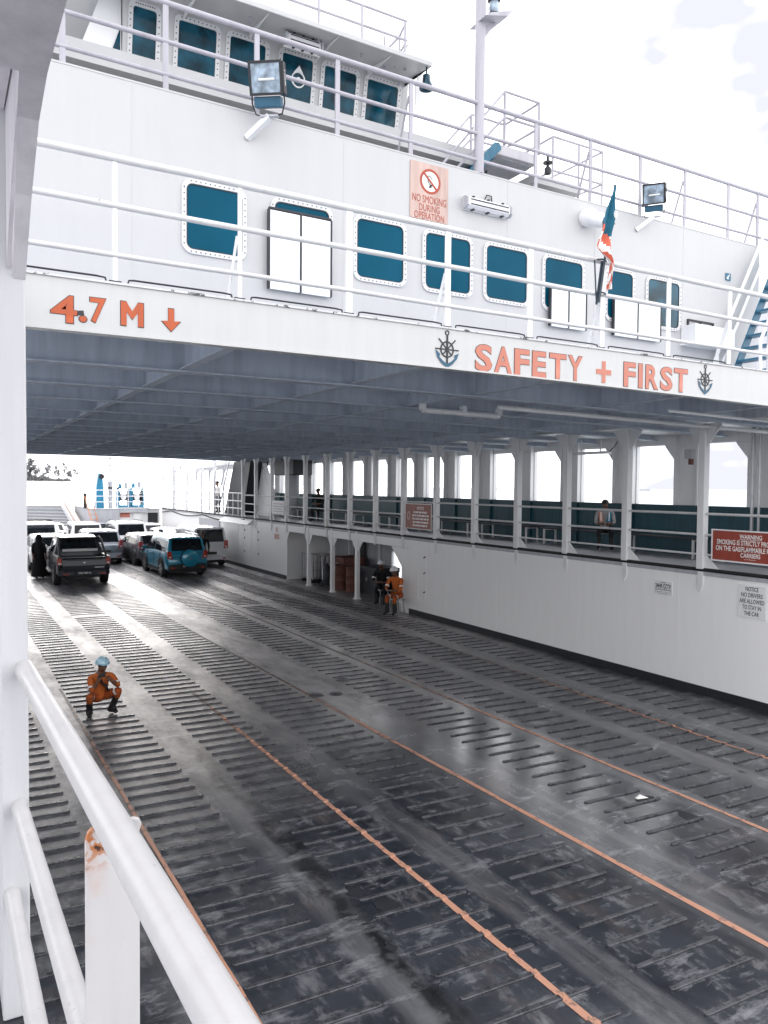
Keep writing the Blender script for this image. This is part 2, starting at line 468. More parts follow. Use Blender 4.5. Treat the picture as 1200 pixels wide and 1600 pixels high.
# ------------------------------------------------------------------ mesh helpers
class MB:
    def __init__(self):
        self.v, self.f, self.m = [], [], []
    def add(self, vs, fs, mi=0):
        o = len(self.v)
        self.v += [tuple(p) for p in vs]
        for f in fs:
            self.f.append(tuple(i + o for i in f))
            self.m.append(mi)
        return self
    def box(self, x0, x1, y0, y1, z0, z1, mi=0):
        vs = [(x, y, z) for x in (x0, x1) for y in (y0, y1) for z in (z0, z1)]
        return self.add(vs, [(0, 1, 3, 2), (4, 6, 7, 5), (0, 4, 5, 1), (2, 3, 7, 6), (0, 2, 6, 4), (1, 5, 7, 3)], mi)
    def bar(self, p, q, w, h, mi=0, upv=(0, 0, 1)):
        """rectangular bar from p to q, w across, h along upv"""
        p, q = Vector(p), Vector(q)
        d = (q - p).normalized()
        u = Vector(upv)
        if abs(d.dot(u)) > 0.98: u = Vector((0, 1, 0))
        s = d.cross(u).normalized()
        u = s.cross(d).normalized()
        vs = []
        for c in (p, q):
            for a, bb in ((-1, -1), (1, -1), (1, 1), (-1, 1)):
                vs.append(c + s * (w / 2 * a) + u * (h / 2 * bb))
        return self.add(vs, [(3, 2, 1, 0), (4, 5, 6, 7), (0, 1, 5, 4), (1, 2, 6, 5), (2, 3, 7, 6), (3, 0, 4, 7)], mi)
    def tube(self, pts, r, n=10, mi=0, cap=True):
        pts = [Vector(p) for p in pts]
        rs = r if isinstance(r, (list, tuple)) else [r] * len(pts)
        rings = []
        pu = None
        for i, p in enumerate(pts):
            if i == 0: d = pts[1] - p
            elif i == len(pts) - 1: d = p - pts[i - 1]
            else: d = (pts[i + 1] - p).normalized() + (p - pts[i - 1]).normalized()
            d.normalize()
            u = pu if pu is not None else (Vector((0, 0, 1)) if abs(d.z) < 0.9 else Vector((1, 0, 0)))
            s = d.cross(u).normalized()
            u = s.cross(d).normalized()
            pu = u
            rings.append([p + (s * math.cos(2 * math.pi * k / n) + u * math.sin(2 * math.pi * k / n)) * rs[i] for k in range(n)])
        vs = [v for rg in rings for v in rg]
        fs = []
        for i in range(len(pts) - 1):
            for k in range(n):
                a, bq = i * n + k, i * n + (k + 1) % n
                fs.append((a, bq, bq + n, a + n))
        if cap:
            fs.append(tuple(range(n - 1, -1, -1)))
            fs.append(tuple((len(pts) - 1) * n + k for k in range(n)))
        return self.add(vs, fs, mi)
    def prism(self, poly, axis, a, bq, mi=0):
        """2-D polygon extruded along axis. axis 'x': (y,z); 'y': (x,z); 'z': (x,y)"""
        def P(u, w, t):
            return {'x': (t, u, w), 'y': (u, t, w), 'z': (u, w, t)}[axis]
        n = len(poly)
        vs = [P(u, w, a) for u, w in poly] + [P(u, w, bq) for u, w in poly]
        fs = [tuple(range(n)), tuple(range(2 * n - 1, n - 1, -1))]
        fs += [(k, k + n, (k + 1) % n + n, (k + 1) % n) for k in range(n)]
        return self.add(vs, fs, mi)
    def lathe(self, prof, c=(0, 0, 0), axis='z', n=16, mi=0):
        """profile [(r, t)] revolved about an axis through c"""
        vs = []
        for r, t in prof:
            for k in range(n):
                a = 2 * math.pi * k / n
                x, y = r * math.cos(a), r * math.sin(a)
                p = {'z': (x, y, t), 'x': (t, x, y), 'y': (y, t, x)}[axis]
                vs.append((p[0] + c[0], p[1] + c[1], p[2] + c[2]))
        fs = []
        for i in range(len(prof) - 1):
            for k in range(n):
                a, bq = i * n + k, i * n + (k + 1) % n
                fs.append((a, bq, bq + n, a + n))
        fs.append(tuple(range(n - 1, -1, -1)))
        fs.append(tuple((len(prof) - 1) * n + k for k in range(n)))
        return self.add(vs, fs, mi)
    def ring(self, outer, inner, axis, a, bq, mi=0):
        """frame between two loops of equal count, extruded along axis"""
        def P(u, w, t):
            return {'x': (t, u, w), 'y': (u, t, w), 'z': (u, w, t)}[axis]
        n = len(outer)
        vs = [P(*p, t) for t in (a, bq) for lp in (outer, inner) for p in lp]
        fs = []
        for k in range(n):
            j = (k + 1) % n
            fs.append((k, j, j + n, k + n))
            fs.append((k + 2 * n, k + 3 * n, j + 3 * n, j + 2 * n))
            fs.append((k, k + 2 * n, j + 2 * n, j))
            fs.append((k + n, j + n, j + 3 * n, k + 3 * n))
        return self.add(vs, fs, mi)
    def mesh(self, name, mats, off=(0, 0, 0), smooth=False):
        me = bpy.data.meshes.new(name)
        me.from_pydata([(x - off[0], y - off[1], z - off[2]) for x, y, z in self.v], [], self.f)
        for mm in (mats if isinstance(mats, (list, tuple)) else [mats]): me.materials.append(mm)
        me.polygons.foreach_set('material_index', self.m)
        bm = bmesh.new()
        bm.from_mesh(me)
        bmesh.ops.recalc_face_normals(bm, faces=bm.faces)
        bm.to_mesh(me)
        bm.free()
        if smooth:
            me.polygons.foreach_set('use_smooth', [True] * len(me.polygons))
            me.set_sharp_from_angle(angle=R(smooth if smooth is not True else 40))
        me.update()
        return me
    def build(self, name, mats, parent=None, smooth=False, bevel=0.0):
        off = Vector((0, 0, 0))
        o = parent
        while o is not None:
            off = off + o.location
            o = o.parent
        ob = bpy.data.objects.new(name, self.mesh(name, mats, off, smooth))
        COL.objects.link(ob)
        ob.parent = parent
        if bevel:
            bv = ob.modifiers.new('bevel', 'BEVEL')
            bv.width = bevel
            bv.segments = 2
            bv.limit_method = 'ANGLE'
            bv.angle_limit = R(40)
        return ob

def put(name, mesh, parent=None, loc=(0, 0, 0)):
    o = bpy.data.objects.new(name, mesh)
    COL.objects.link(o)
    o.parent = parent
    o.location = loc
    return o

def thing(name, label, cat, loc=(0, 0, 0), group=None):
    o = bpy.data.objects.new(name, None)
    o.empty_display_size = 0.1
    COL.objects.link(o)
    o.location = loc
    return tag(o, label, cat, group)

def tag(o, label, cat, group=None):
    o['label'] = label
    o['category'] = cat
    if group: o['group'] = group
    return o

def struct(o):
    o['kind'] = 'structure'
    return o
def stuff(o):
    o['kind'] = 'stuff'
    return o

def copy_tree(o, parent=None):
    c = o.copy()
    COL.objects.link(c)
    c.parent = parent
    for ch in list(o.children): copy_tree(ch, c)
    return c

def rrect(cx, cz, w, h, r, n=4):
    """rounded rectangle loop, counter-clockwise"""
    out = []
    for sx, sz, a0 in ((1, 1, 0), (-1, 1, 90), (-1, -1, 180), (1, -1, 270)):
        for k in range(n + 1):
            a = R(a0 + 90 * k / n)
            out.append((cx + sx * (w / 2 - r) + r * math.cos(a), cz + sz * (h / 2 - r) + r * math.sin(a)))
    return out

def text_mesh(s, w, h, bold=0.02, line=1.0, align='CENTER'):
    """flat print as a mesh in the unit frame, fitted to w x h about the origin (x right, y up)"""
    cu = bpy.data.curves.new('text', 'FONT')
    cu.body = s
    cu.align_x = align
    cu.space_line = line
    cu.offset = bold
    cu.resolution_u = 3
    to = bpy.data.objects.new('text', cu)
    COL.objects.link(to)
    dg = bpy.context.evaluated_depsgraph_get()
    dg.update()
    me = bpy.data.meshes.new_from_object(to.evaluated_get(dg))
    bpy.data.objects.remove(to)
    bpy.data.curves.remove(cu)
    xs = [v.co.x for v in me.vertices]
    ys = [v.co.y for v in me.vertices]
    cx, cy = (min(xs) + max(xs)) / 2, (min(ys) + max(ys)) / 2
    kx, ky = w / max(1e-6, max(xs) - min(xs)), h / max(1e-6, max(ys) - min(ys))
    for v in me.vertices: v.co = ((v.co.x - cx) * kx, (v.co.y - cy) * ky, 0)
    return me

def letters(name, s, w, h, c, u, mt, parent, bold=0.02, line=1.0, align='CENTER'):
    """printed words centred at world point c, reading along u, upright"""
    me = text_mesh(s, w, h, bold, line, align)
    u = Vector(u)
    z = Vector((0, 0, 1))
    off = Vector((0, 0, 0))
    o = parent
    while o is not None:
        off += o.location
        o = o.parent
    for v in me.vertices:
        v.co = Vector(c) + u * v.co.x + z * v.co.y - off
    me.materials.clear()
    me.materials.append(mt)
    ob = bpy.data.objects.new(name, me)
    COL.objects.link(ob)
    ob.parent = parent
    return ob

ORD = ['nearest', 'second', 'third', 'fourth', 'fifth', 'sixth', 'seventh', 'eighth', 'ninth', 'tenth', 'eleventh', 'twelfth', 'thirteenth', 'fourteenth', 'fifteenth', 'sixteenth', 'seventeenth', 'eighteenth']

# ================================================================== THE SETTING
DX0, DX1 = 0.30, 12.0          # car deck between the two side casings
deck = MB()
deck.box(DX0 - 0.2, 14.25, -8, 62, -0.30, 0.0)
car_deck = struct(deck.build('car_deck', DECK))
sea = MB()
sea.add([(-5000, -5000, -2.0), (5000, -5000, -2.0), (5000, 6500, -2.0), (-5000, 6500, -2.0)], [(0, 1, 2, 3)])
struct(sea.build('sea', SEA))
g = MB()
g.box(11.98, 14.20, -6, 47.9, 2.18, 2.30)
passenger_deck = struct(g.build('passenger_deck', GREYP))
g = MB()
g.box(-2.3, 0.12, -6, 60, 1.90, 2.00)
struct(g.build('port_side_deck', GREYP))

# ---- anti-slip bars welded across the deck, in eight rows
RIB_ROWS = [(0.36, 1.29), (1.94, 2.74), (3.26, 4.20), (4.69, 5.61), (6.63, 7.52), (8.03, 8.88), (9.39, 10.20), (10.72, 11.49)]
RIB_H, RIB_W = 0.0145, 0.046
def rib_shape(L):
    b = MB()
    def loop(r, z):
        out = []
        for cx, a0 in ((L / 2 - RIB_W / 2, -90), (-L / 2 + RIB_W / 2, 90)):
            for k in range(4):
                a = R(a0 + 60 * k)
                x = cx + r * math.cos(a)
                out.append((x, r * math.sin(a) - 0.055 * x, z))
        return out
    lo, mid, hi = loop(RIB_W / 2, 0.0), loop(RIB_W / 2, RIB_H - 0.005), loop(RIB_W / 2 - 0.006, RIB_H)
    n = len(lo)
    fs = []
    for s in (0, n):
        fs += [(s + k, s + (k + 1) % n, s + (k + 1) % n + n, s + k + n) for k in range(n)]
    fs.append(tuple(2 * n + k for k in range(n)))
    return b.add(lo + mid + hi, fs)
rib_meshes, spots = [], []
for i, (a, bx) in enumerate(RIB_ROWS):
    rib_meshes.append(rib_shape(bx - a))
    y = 2.2 + 0.03 * (i % 3)
    while y < 47:
        if random.random() > 0.004:
            spots.append((i, (a + bx) / 2 + random.uniform(-.012, .012), y + random.uniform(-.008, .008)))
        y += 0.309
inv = cam.matrix_world.inverted()
def seen(x, y, z):
    c = inv @ Vector((x, y, z))
    if c.z > -0.3: return False
    u, v = c.x / -c.z * 1199, c.y / -c.z * 1199
    return abs(u) < 640 and abs(v) < 840
inview = sorted([s for s in spots if seen(s[1], s[2], 0)], key=lambda s: s[1] ** 2 + s[2] ** 2)
near = set(inview[:295])
rib_data = [b.mesh('anti_slip_bar', RIBM) for b in rib_meshes]
rest = MB()
for s in spots:
    i, x, y = s
    if s in near:
        o = put('anti_slip_bar', rib_data[i], car_deck, (x, y, 0.0005))
        o.rotation_euler.z = random.uniform(-.006, .006)
    else:
        b = rib_meshes[i]
        rest.add([(vx + x, vy + y, vz + 0.0005) for vx, vy, vz in b.v], b.f)
stuff(rest.build('anti_slip_bars', RIBM, car_deck))

# ---- lane lines: paint that runs up and over the bars it crosses
def lane(x, w, y0, y1, drift=0.0):
    row = next((i for i, (a, bx) in enumerate(RIB_ROWS) if a - .02 < x < bx + .02), None)
    prof = []
    ys = [y0]
    if row is not None:
        for s in sorted(s[2] for s in spots if s[0] == row and y0 < s[2] < y1):
            sk = -0.055 * (x - sum(RIB_ROWS[row]) / 2)
            for dy, z in ((-.034, .004), (-.028, RIB_H + .0035), (.028, RIB_H + .0035), (.034, .004)):
                prof.append((s + sk + dy, z))
    prof = [(y0, .004)] + prof + [(y1, .004)]
    full = []
    for (ya, za), (yb, zb) in zip(prof, prof[1:]):
        n = max(1, int((yb - ya) / 0.4))
        for k in range(n): full.append((ya + (yb - ya) * k / n, za + (zb - za) * k / n))
    full.append(prof[-1])
    b = MB()
    vs, fs = [], []
    for k, (y, z) in enumerate(full):
        e1, e2 = random.uniform(-.005, .005), random.uniform(-.005, .005)
        cx = x + drift * (y - y0)
        vs += [(cx - w / 2 + e1, y, z), (cx + w / 2 + e2, y, z)]
        if k: fs.append((2 * k - 2, 2 * k - 1, 2 * k + 1, 2 * k))
    b.add(vs, fs)
    return b.build('lane_line', LANE, car_deck)
lane(1.90, 0.045, 3.0, 15.0)
lane(3.945, 0.062, 2.2, 13.6)
lane(5.90, 0.068, 2.2, 20.0, -0.018)
lane(7.86, 0.062, 2.2, 30.0, -0.006)
lane(9.86, 0.05, 3.0, 16.0, 0.030)

# ---- lashing rings and litter
for x, y in ((6.74, 13.13), (5.84, 12.38), (6.18, 12.29)):
    b = MB()
    b.lathe([(.13, .001), (.13, .010), (.10, .012), (.095, .003), (.02, .003), (.02, .002)], (x, y, 0), 'z', 18)
    b.tube([(x - .09, y, .014), (x + .09, y, .014)], .012, 6)
    b.build('lashing_pot', RIBM, car_deck, smooth=True)
for px_, py_, rr0 in ((7.40, 5.72, .17), (3.42, 5.80, .16), (3.30, 6.15, .12), (5.35, 5.6, .09), (3.15, 5.25, .07), (7.42, 6.30, .10)):
    pts = []
    for k in range(14):
        a = 2 * math.pi * k / 14
        q = rr0 * random.uniform(.55, 1.15)
        pts.append((px_ + q * math.cos(a) * .8, py_ + q * math.sin(a) * 1.1, .0035))
    b = MB()
    b.add(pts, [tuple(range(14))])
    b.build('oil_puddle', BLACKP, car_deck)
b = MB()
b.add([(7.22, 6.31, .022), (7.41, 6.30, .006), (7.36, 6.40, .025), (7.25, 6.37, .012), (7.31, 6.35, .035)], [(0, 1, 4), (1, 2, 4), (2, 3, 4), (3, 0, 4)])
tag(b.build('paper_scrap', PAPER), 'crumpled white scrap lying between the wet deck bars', 'litter')

# ================================================================== STARBOARD CASING (lower white wall)
def casing(name, label, y0, y1, cat='wall'):
    t = thing(name, label, cat, (12.0, (y0 + y1) / 2, 0))
    b = MB()
    b.box(12.0, 12.06, y0, y1, 0.16, 2.25)
    b.build('wall_plate', WALLW, t)
    b = MB()
    b.box(11.985, 12.07, y0 + .003, y1 - .003, 0.0, 0.158)
    b.build('black_kick_strip', BLACKP, t)
    b = MB()
    b.tube([(11.985, y0, 2.285), (11.985, y1, 2.285)], .035, 8)
    b.build('black_edge_fender', RUBBER, t, smooth=True)
    return t
near_wall = casing('casing_wall', 'long white steel casing wall beside the open car deck, with CCTV notice', -6, 19.1)
for y in (7.0, 9.6, 12.2, 15.0, 17.2):
    b = MB()
    b.box(11.996, 11.999, y, y + .012, 0.2, 2.2)
    b.build('weld_seam', WALLW, near_wall)
b = MB()
b.ring(rrect(18.42, 1.20, .42, 1.45, .06), rrect(18.42, 1.20, .39, 1.42, .05), 'x', 11.985, 12.0)
b.build('flush_door', WALLW, near_wall)
for z in (1.75, 1.3, .75):
    b = MB()
    b.bar((11.975, 18.22, z), (11.975, 18.30, z - .03), .03, .03)
    b.build('dog_latch', DARKST, near_wall)
far_wall = casing('casing_wall', 'white casing wall beyond the storage alcove, next to the parked vans', 28.3, 48.0)
for y0 in (31.9, 33.6, 36.5):
    b = MB()
    b.ring(rrect(y0, 1.15, .75, 1.6, .08), rrect(y0, 1.15, .71, 1.56, .07), 'x', 11.985, 12.0)
    b.build('flush_door', WALLW, far_wall)
for y in (31.4, 33.1):
    for z in (1.75, 1.4, .8):
        b = MB()
        b.bar((11.97, y, z), (11.97, y - .08, z - .03), .03, .03)
        b.build('dog_latch', DARKST, far_wall)
# sloped white hood along the wall top near the vans, and the grey plate under it
b = MB()
b.prism([(11.70, 2.02), (12.0, 2.24), (12.0, 2.0)], 'y', 32.0, 36.0)
b.build('sloped_fender', WALLW, far_wall)
b = MB()
b.box(11.955, 11.985, 36.6, 40.0, 1.55, 2.02)
b.build('grey_vent_plate', GREYP, far_wall)
b = MB()
pts = [(11.94, y, 2.22 - .16 * abs(math.sin((y - 33) * .5)) - .02) for y in [33 + .4 * k for k in range(38)]]
b.tube(pts, .028, 6)
b.build('hanging_cable', RUBBER, far_wall, smooth=True)
letters('faded_stencil', 'NO\nSMOKING', .5, .5, (11.983, 29.3, 1.80), (0, -1, 0), MARK_P, far_wall, .02)

# ---- storage alcove under the passenger deck
alc = thing('storage_alcove', 'dark arched storage alcove in the white casing, holding drums', 'alcove', (13, 23.7, 0))
b = MB()
b.box(12.0, 12.06, 19.103, 28.297, 1.93, 2.25)
b.build('header_beam', WALLW, alc)
b = MB()
b.tube([(11.985, 19.1, 2.285), (11.985, 28.3, 2.285)], .035, 8)
b.build('black_edge_fender', RUBBER, alc, smooth=True)
for ya in (28.30, 19.04):
    b = MB()
    b.box(12.065, 14.1, ya, ya + .06, 0, 2.17)
    b.build('end_bulkhead', WALLW, alc)
b = MB()                      # back plating with a lit doorway through it
b.box(14.10, 14.16, 19.10, 22.95, 0, 2.17)
b.box(14.10, 14.16, 23.65, 28.30, 0, 2.17)
b.box(14.10, 14.16, 22.95, 23.65, 1.42, 2.17)
b.build('back_plating', GREYP, alc)
for y in (19.7, 20.9, 22.1, 24.4, 25.6, 26.8):
    b = MB()
    b.box(14.02, 14.098, y, y + .07, 0, 2.17)
    b.build('stiffener', WALLW, alc)
# dark machinery door with a bright round port
b = MB()
b.prism(rrect(25.9, 1.05, .9, 1.75, .12), 'x', 13.98, 14.015)
dd = b.build('machinery_door', BLACKP, alc)
b = MB()
b.lathe([(.12, 13.955), (.12, 13.979)], (0, 25.9, 1.55), 'x', 16)
b.build('round_port', LAMP_C, dd)
# end pillar beside the seated crew, with chamfered head
b = MB()
b.prism([(19.10, 0), (19.55, 0), (19.55, 1.35), (20.15, 1.92), (19.10, 1.92)], 'x', 12.0, 12.05)
b.build('corner_plate', WALLW, alc)
b = MB()
b.prism([(28.297, .0), (28.297, 1.92), (28.02, 1.92), (28.25, 1.62), (28.25, 0)], 'x', 12.0, 12.05)
b.build('corner_plate', WALLW, alc)
for k, y in enumerate((22.40, 24.25, 26.25)):
    b = MB()
    b.box(11.97, 12.09, y - .07, y + .07, 0, 1.93)
    b.prism([(y - .07, 1.92), (y - .36, 1.92), (y - .07, 1.55)], 'x', 12.01, 12.04)
    b.prism([(y + .07, 1.92), (y + .36, 1.92), (y + .07, 1.55)], 'x', 12.01, 12.04)
    b.box(11.93, 12.13, y - .11, y + .11, 0, .03)
    p = b.build('alcove_post', WALLW, None)
    tag(p, ['white post of the storage alcove closest to the seated crew', 'middle white post of the storage alcove', 'white post of the storage alcove closest to the parked vans'][k], 'post', 'posts across the storage alcove')
    # long pointed stiffener carried up over the header
    b = MB()
    b.box(11.975, 11.998, y - .05, y + .05, 1.935, 2.24)
    b.build('header_stiffener', WALLW, p)

# ================================================================== PASSENGER DECK COLONNADE
COL_Y = [5.65, 7.40, 9.12, 10.90, 12.60, 14.26, 15.96, 17.72, 19.45, 21.15, 22.90, 24.66, 26.53, 28.31, 29.87, 31.72, 33.35]
def make_column():
    t = thing('deck_column', '', 'column', (12.0, 0, 2.30))
    b = MB()
    b.box(11.93, 12.07, -.068, .068, 2.30, 4.93)
    b.build('shaft', WHITE, t, bevel=.006)
    for s in (1, -1):
        b = MB()
        b.prism([(s * .069, 4.93), (s * .35, 4.93), (s * .35, 4.87), (s * .069, 4.52)], 'x', 11.985, 12.015)
        b.build('gusset', WHITE, t)
    b = MB()
    b.prism([(-.069, 2.31), (-.36, 2.31), (-.30, 2.36), (-.069, 2.58)], 'x', 11.99, 12.012)
    b.build('foot_bracket', WHITE, t)
    b = MB()
    b.prism([(-.055, 2.25), (.055, 2.25), (.055, 2.02), (.0, 1.88), (-.055, 2.02)], 'x', 11.965, 11.998)
    b.build('wall_stiffener', WHITE, t)
    return t
proto = make_column()
for i, y in enumerate(COL_Y):
    c = proto if i == 0 else copy_tree(proto)
    c.location.y = y
    c['group'] = 'columns along the passenger deck'
    c['label'] = ('white gusseted column under the deck edge, out of sight beside the camera' if i == 0 else
                  'white gusseted column, first from the red smoking warning sign, nearer side' if i == 1 else
                  'white gusseted column beside the red smoking warning sign' if i == 2 else
                  '%s white gusseted column along the passenger railing, counted from the warning sign' % ORD[i - 2])

# ---- railings between the columns
rl = thing('passenger_railing', 'white three-bar railing running along the passenger deck edge', 'railing', (12, 20, 2.3))
for nm, z, r in (('top_rail', 3.30, .024), ('mid_rail', 2.92, .022), ('low_rail', 2.56, .020)):
    b = MB()
    b.tube([(12.0, -5, z), (12.0, 33.3, z)], r, 8)
    b.build(nm, RAILW, rl, smooth=True)
rf = thing('bow_railing', 'white railing with uprights along the far bow gangway', 'railing', (12, 41, 2.3))
for nm, z in (('top_rail', 3.38), ('mid_rail', 3.02), ('low_rail', 2.68)):
    b = MB()
    b.tube([(12.0, 33.4, z), (12.0, 47.6, z), (11.3, 48.1, z), (8.15, 48.1, z)], .03, 6)
    b.build(nm, WHITE, rf, smooth=True)
for k in range(20):
    y = 34.0 + k * .72
    b = MB()
    b.box(11.98, 12.02, y - .02, y + .02, 2.30, 3.38)
    b.build('stanchion', WHITE, rf)
for k in range(6):
    x = 8.15 + k * .62
    b = MB()
    b.box(x - .02, x + .02, 48.08, 48.12, 2.28, 3.38)
    b.build('stanchion', WHITE, rf)

# ---- outer bulwark with big openings
ow = thing('outer_bulwark', 'teal bulwark and white window-like openings along the outer side of passenger deck', 'bulwark', (14.2, 15, 2.3))
b = MB()
b.box(14.15, 14.22, -6, 36.0, 2.30, 3.36)
b.build('teal_bulwark', BULW, ow)
b = MB()
b.box(14.14, 14.25, -6, 36.0, 4.72, 5.0)
b.build('header', WHITE, ow)
b = MB()
b.box(14.05, 14.235, -6, 36.0, 3.362, 3.39)
b.build('capping_rail', BULW, ow)
PITCHW = 1.78
k0 = -8
for k in range(-8, 15):
    yc = 10.22 + PITCHW * k                 # centre of an opening; the pier follows it
    y0, y1 = yc + .56, yc + PITCHW - .56
    if y1 > 36: break
    b = MB()
    b.box(14.14, 14.25, y0, y1, 3.39, 4.718)
    b.build('pier', WHITE, ow)
    b = MB()
    b.box(14.02, 14.138, y0 + .02, y0 + .07, 3.39, 4.90)
    b.box(14.02, 14.138, y1 - .07, y1 - .02, 3.39, 4.90)
    b.build('pier_flange', WHITE, ow)
    b = MB()
    b.prism([(y1 + .001, 4.717), (y1 + .34, 4.717), (y1 + .30, 4.66), (y1 + .001, 4.30)], 'x', 14.15, 14.24)
    b.build('knee_plate', WHITE, ow)
    b = MB()
    b.box(14.09, 14.148, y0 + .1, y0 + .17, 2.30, 3.355)
    b.build('bulwark_stiffener', BULW, ow)
# outer face of the hull below
hw = MB()
hw.box(14.17, 14.25, -8, 22.95, -2.6, 2.17)
hw.box(14.17, 14.25, 23.65, 56, -2.6, 2.17)
hw.box(14.17, 14.25, 22.95, 23.65, -2.6, 0.0)
hw.box(14.17, 14.25, 22.95, 23.65, 1.42, 2.17)
tag(hw.build('hull_side', WALLW), 'white starboard hull plating below the passenger deck', 'hull')
# benches against the bulwark
bench0 = None
for i in range(12):
    y = 3.6 + 2.6 * i
    if bench0 is None:
        t = thing('bench', 'dark slatted bench with white legs under the outer bulwark', 'bench', (13.7, 0, 2.3), 'benches along the outer bulwark')
        for kx in range(4):
            b = MB()
            b.box(13.42 + kx * .13, 13.53 + kx * .13, -1.15, 1.15, 2.70, 2.73)
            b.build('slat', DARKST, t)
        for sy in (-.95, .95):
            b = MB()
            b.box(13.45, 13.49, sy - .02, sy + .02, 2.30, 2.70)
            b.box(13.84, 13.88, sy - .02, sy + .02, 2.30, 2.70)
            b.box(13.45, 13.88, sy - .019, sy + .019, 2.66, 2.70)
            b.build('leg_frame', RAILW, t)
        bench0 = t
        c = t
    else:
        c = copy_tree(bench0)
    c.location.y = y
    c['label'] = 'dark white-legged bench under the teal bulwark, %s along from the camera end' % ORD[i]

# ================================================================== CEILING OVER THE CAR DECK
ceil_end = 35.3
b = MB()
b.add([(-2.3, 6.75, 5.40), (14.3, 6.75, 5.40), (14.3, ceil_end, 5.40), (-2.3, ceil_end, 5.40)], [(0, 3, 2, 1)])
b.add([(-2.3, 6.75, 5.415), (14.3, 6.75, 5.415), (14.3, ceil_end, 5.415), (-2.3, ceil_end, 5.415)], [(0, 1, 2, 3)])
ceiling = struct(b.build('ceiling', CEILP))
def zb(x):                                   # beams droop a little towards the sides with the deck camber
    return 5.00 - 0.0013 * (x - 3.2) ** 2
xs = [-2.2, 0.3, 2.35, 4.45, 6.3, 8.6, 10.4, 12.0, 14.1]
for k in range(18):
    y = 8.47 + 1.78 * k
    if y > ceil_end: break
    b = MB()
    for xa, xb in zip(xs, xs[1:]):
        za, zc = zb(xa), zb(xb)
        b.add([(xa, y - .006, za), (xb, y - .006, zc), (xb, y - .006, 5.398), (xa, y - .006, 5.398),
               (xa, y + .006, za), (xb, y + .006, zc), (xb, y + .006, 5.398), (xa, y + .006, 5.398)],
              [(0, 1, 2, 3), (7, 6, 5, 4)])
        w = .09
        b.add([(xa, y - w, za - .02), (xb, y - w, zc - .02), (xb, y + w, zc - .02), (xa, y + w, za - .02),
               (xa, y - w, za), (xb, y - w, zc), (xb, y + w, zc), (xa, y + w, za)],
              [(0, 3, 2, 1), (4, 5, 6, 7), (0, 1, 5, 4), (2, 3, 7, 6)])
    b.build('transverse_beam', CEILP, ceiling)
for x in (2.35, 4.45, 6.3, 8.6, 10.4):
    b = MB()
    z = zb(x)
    y = 6.76
    k = 0
    while y < ceil_end - 1:
        y2 = 8.47 + 1.78 * k - .08
        b.box(x - .006, x + .006, y, y2, z + .02, 5.398)
        b.box(x - .06, x + .06, y, y2, z + .004, z + .018)
        y = y2 + .16
        k += 1
    b.build('longitudinal_girder', CEILP, ceiling)
for y in (9.6, 11.4, 13.2, 15.0):            # small stiffener plates on the webs
    b = MB()
    b.box(5.0, 5.25, y - .98, y - .97, 5.02, 5.39)
    b.build('stiffener_plate', CEILP, ceiling)
# pipe and strip lamp under the beams
b = MB()
b.tube([(7.1, 8.9, 4.92), (13.9, 8.9, 4.82)], .035, 8)
b.build('conduit_pipe', WHITE, ceiling, smooth=True)
b = MB()
b.tube([(9.2, 7.6, 4.88), (14.0, 7.6, 4.80)], .022, 6)
b.build('conduit_pipe', WHITE, ceiling, smooth=True)
lt = thing('strip_lamp', 'white strip lamp hung beneath the dark under-deck beams', 'lamp', (6.95, 9.7, 4.9))
b = MB()
b.tube([(6.3, 9.7, 4.90), (7.75, 9.7, 4.885)], .045, 10)
b.build('tube_cover', TUBE, lt, smooth=True)
for x in (6.3, 7.05, 7.75):
    b = MB()
    b.box(x - .04, x + .04, 9.66, 9.74, 4.90, 5.0)
    b.build('lamp_bracket', WHITE, lt)

# ================================================================== FASCIA BEAM WITH ITS LETTERING
fx0, fx1 = -2.3, 14.3
FY = 6.73
fb = thing('fascia_beam', 'white edge beam across the car deck, lettered with height and safety words', 'beam', (6, FY, 5.2))
b = MB()
n = 26
vs, fs = [], []
for k in range(n + 1):
    x = fx0 + (fx1 - fx0) * k / n
    vs += [(x, FY, zb(x) + .02), (x, FY, 5.415), (x, FY + .018, 5.415), (x, FY + .018, zb(x) + .02)]
    if k:
        o = 4 * k
        fs += [(o - 4, o, o + 1, o - 3), (o - 3, o + 1, o + 2, o - 2), (o - 2, o + 2, o + 3, o - 1), (o - 1, o + 3, o, o - 4)]
b.add(vs, fs)
b.build('face_plate', FASCIA, fb)
b = MB()
vs, fs = [], []
for k in range(n + 1):
    x = fx0 + (fx1 - fx0) * k / n
    z = zb(x)
    vs += [(x, FY - .012, z), (x, FY - .012, z + .018), (x, FY + .10, z + .018), (x, FY + .10, z)]
    if k:
        o = 4 * k
        fs += [(o - 4, o, o + 1, o - 3), (o - 3, o + 1, o + 2, o - 2), (o - 2, o + 2, o + 3, o - 1), (o - 1, o + 3, o, o - 4)]
b.add(vs, fs)
b.build('bottom_flange', FASCIA, fb)
b = MB()
b.box(fx0, fx1, FY - .016, FY + .05, 5.416, 5.434)
b.build('deck_edge_strip', ship_paint('edge_worn', (0.6, 0.6, 0.62), 0.5, rust=0.85, rust_scale=8, rust_col=(0.05, 0.05, 0.055)), fb)

def painted(name, polys, mt, y, parent, grow=0.0):
    """flat painted shapes on the beam face: list of outlines (x,z)"""
    b = MB()
    for p in polys: b.prism(p, 'y', y, y + .002)
    return b.build(name, mt, parent)
def outlined(s, cx, cz, w, h, mt, bold):
    o = letters('lettering', s, w, h, (cx, FY - .006, cz), (1, 0, 0), mt, fb, bold)
    letters('lettering_outline', s, w + .012, h + .012, (cx, FY - .003, cz), (1, 0, 0), MARK_B, fb, bold + .012)
    return o
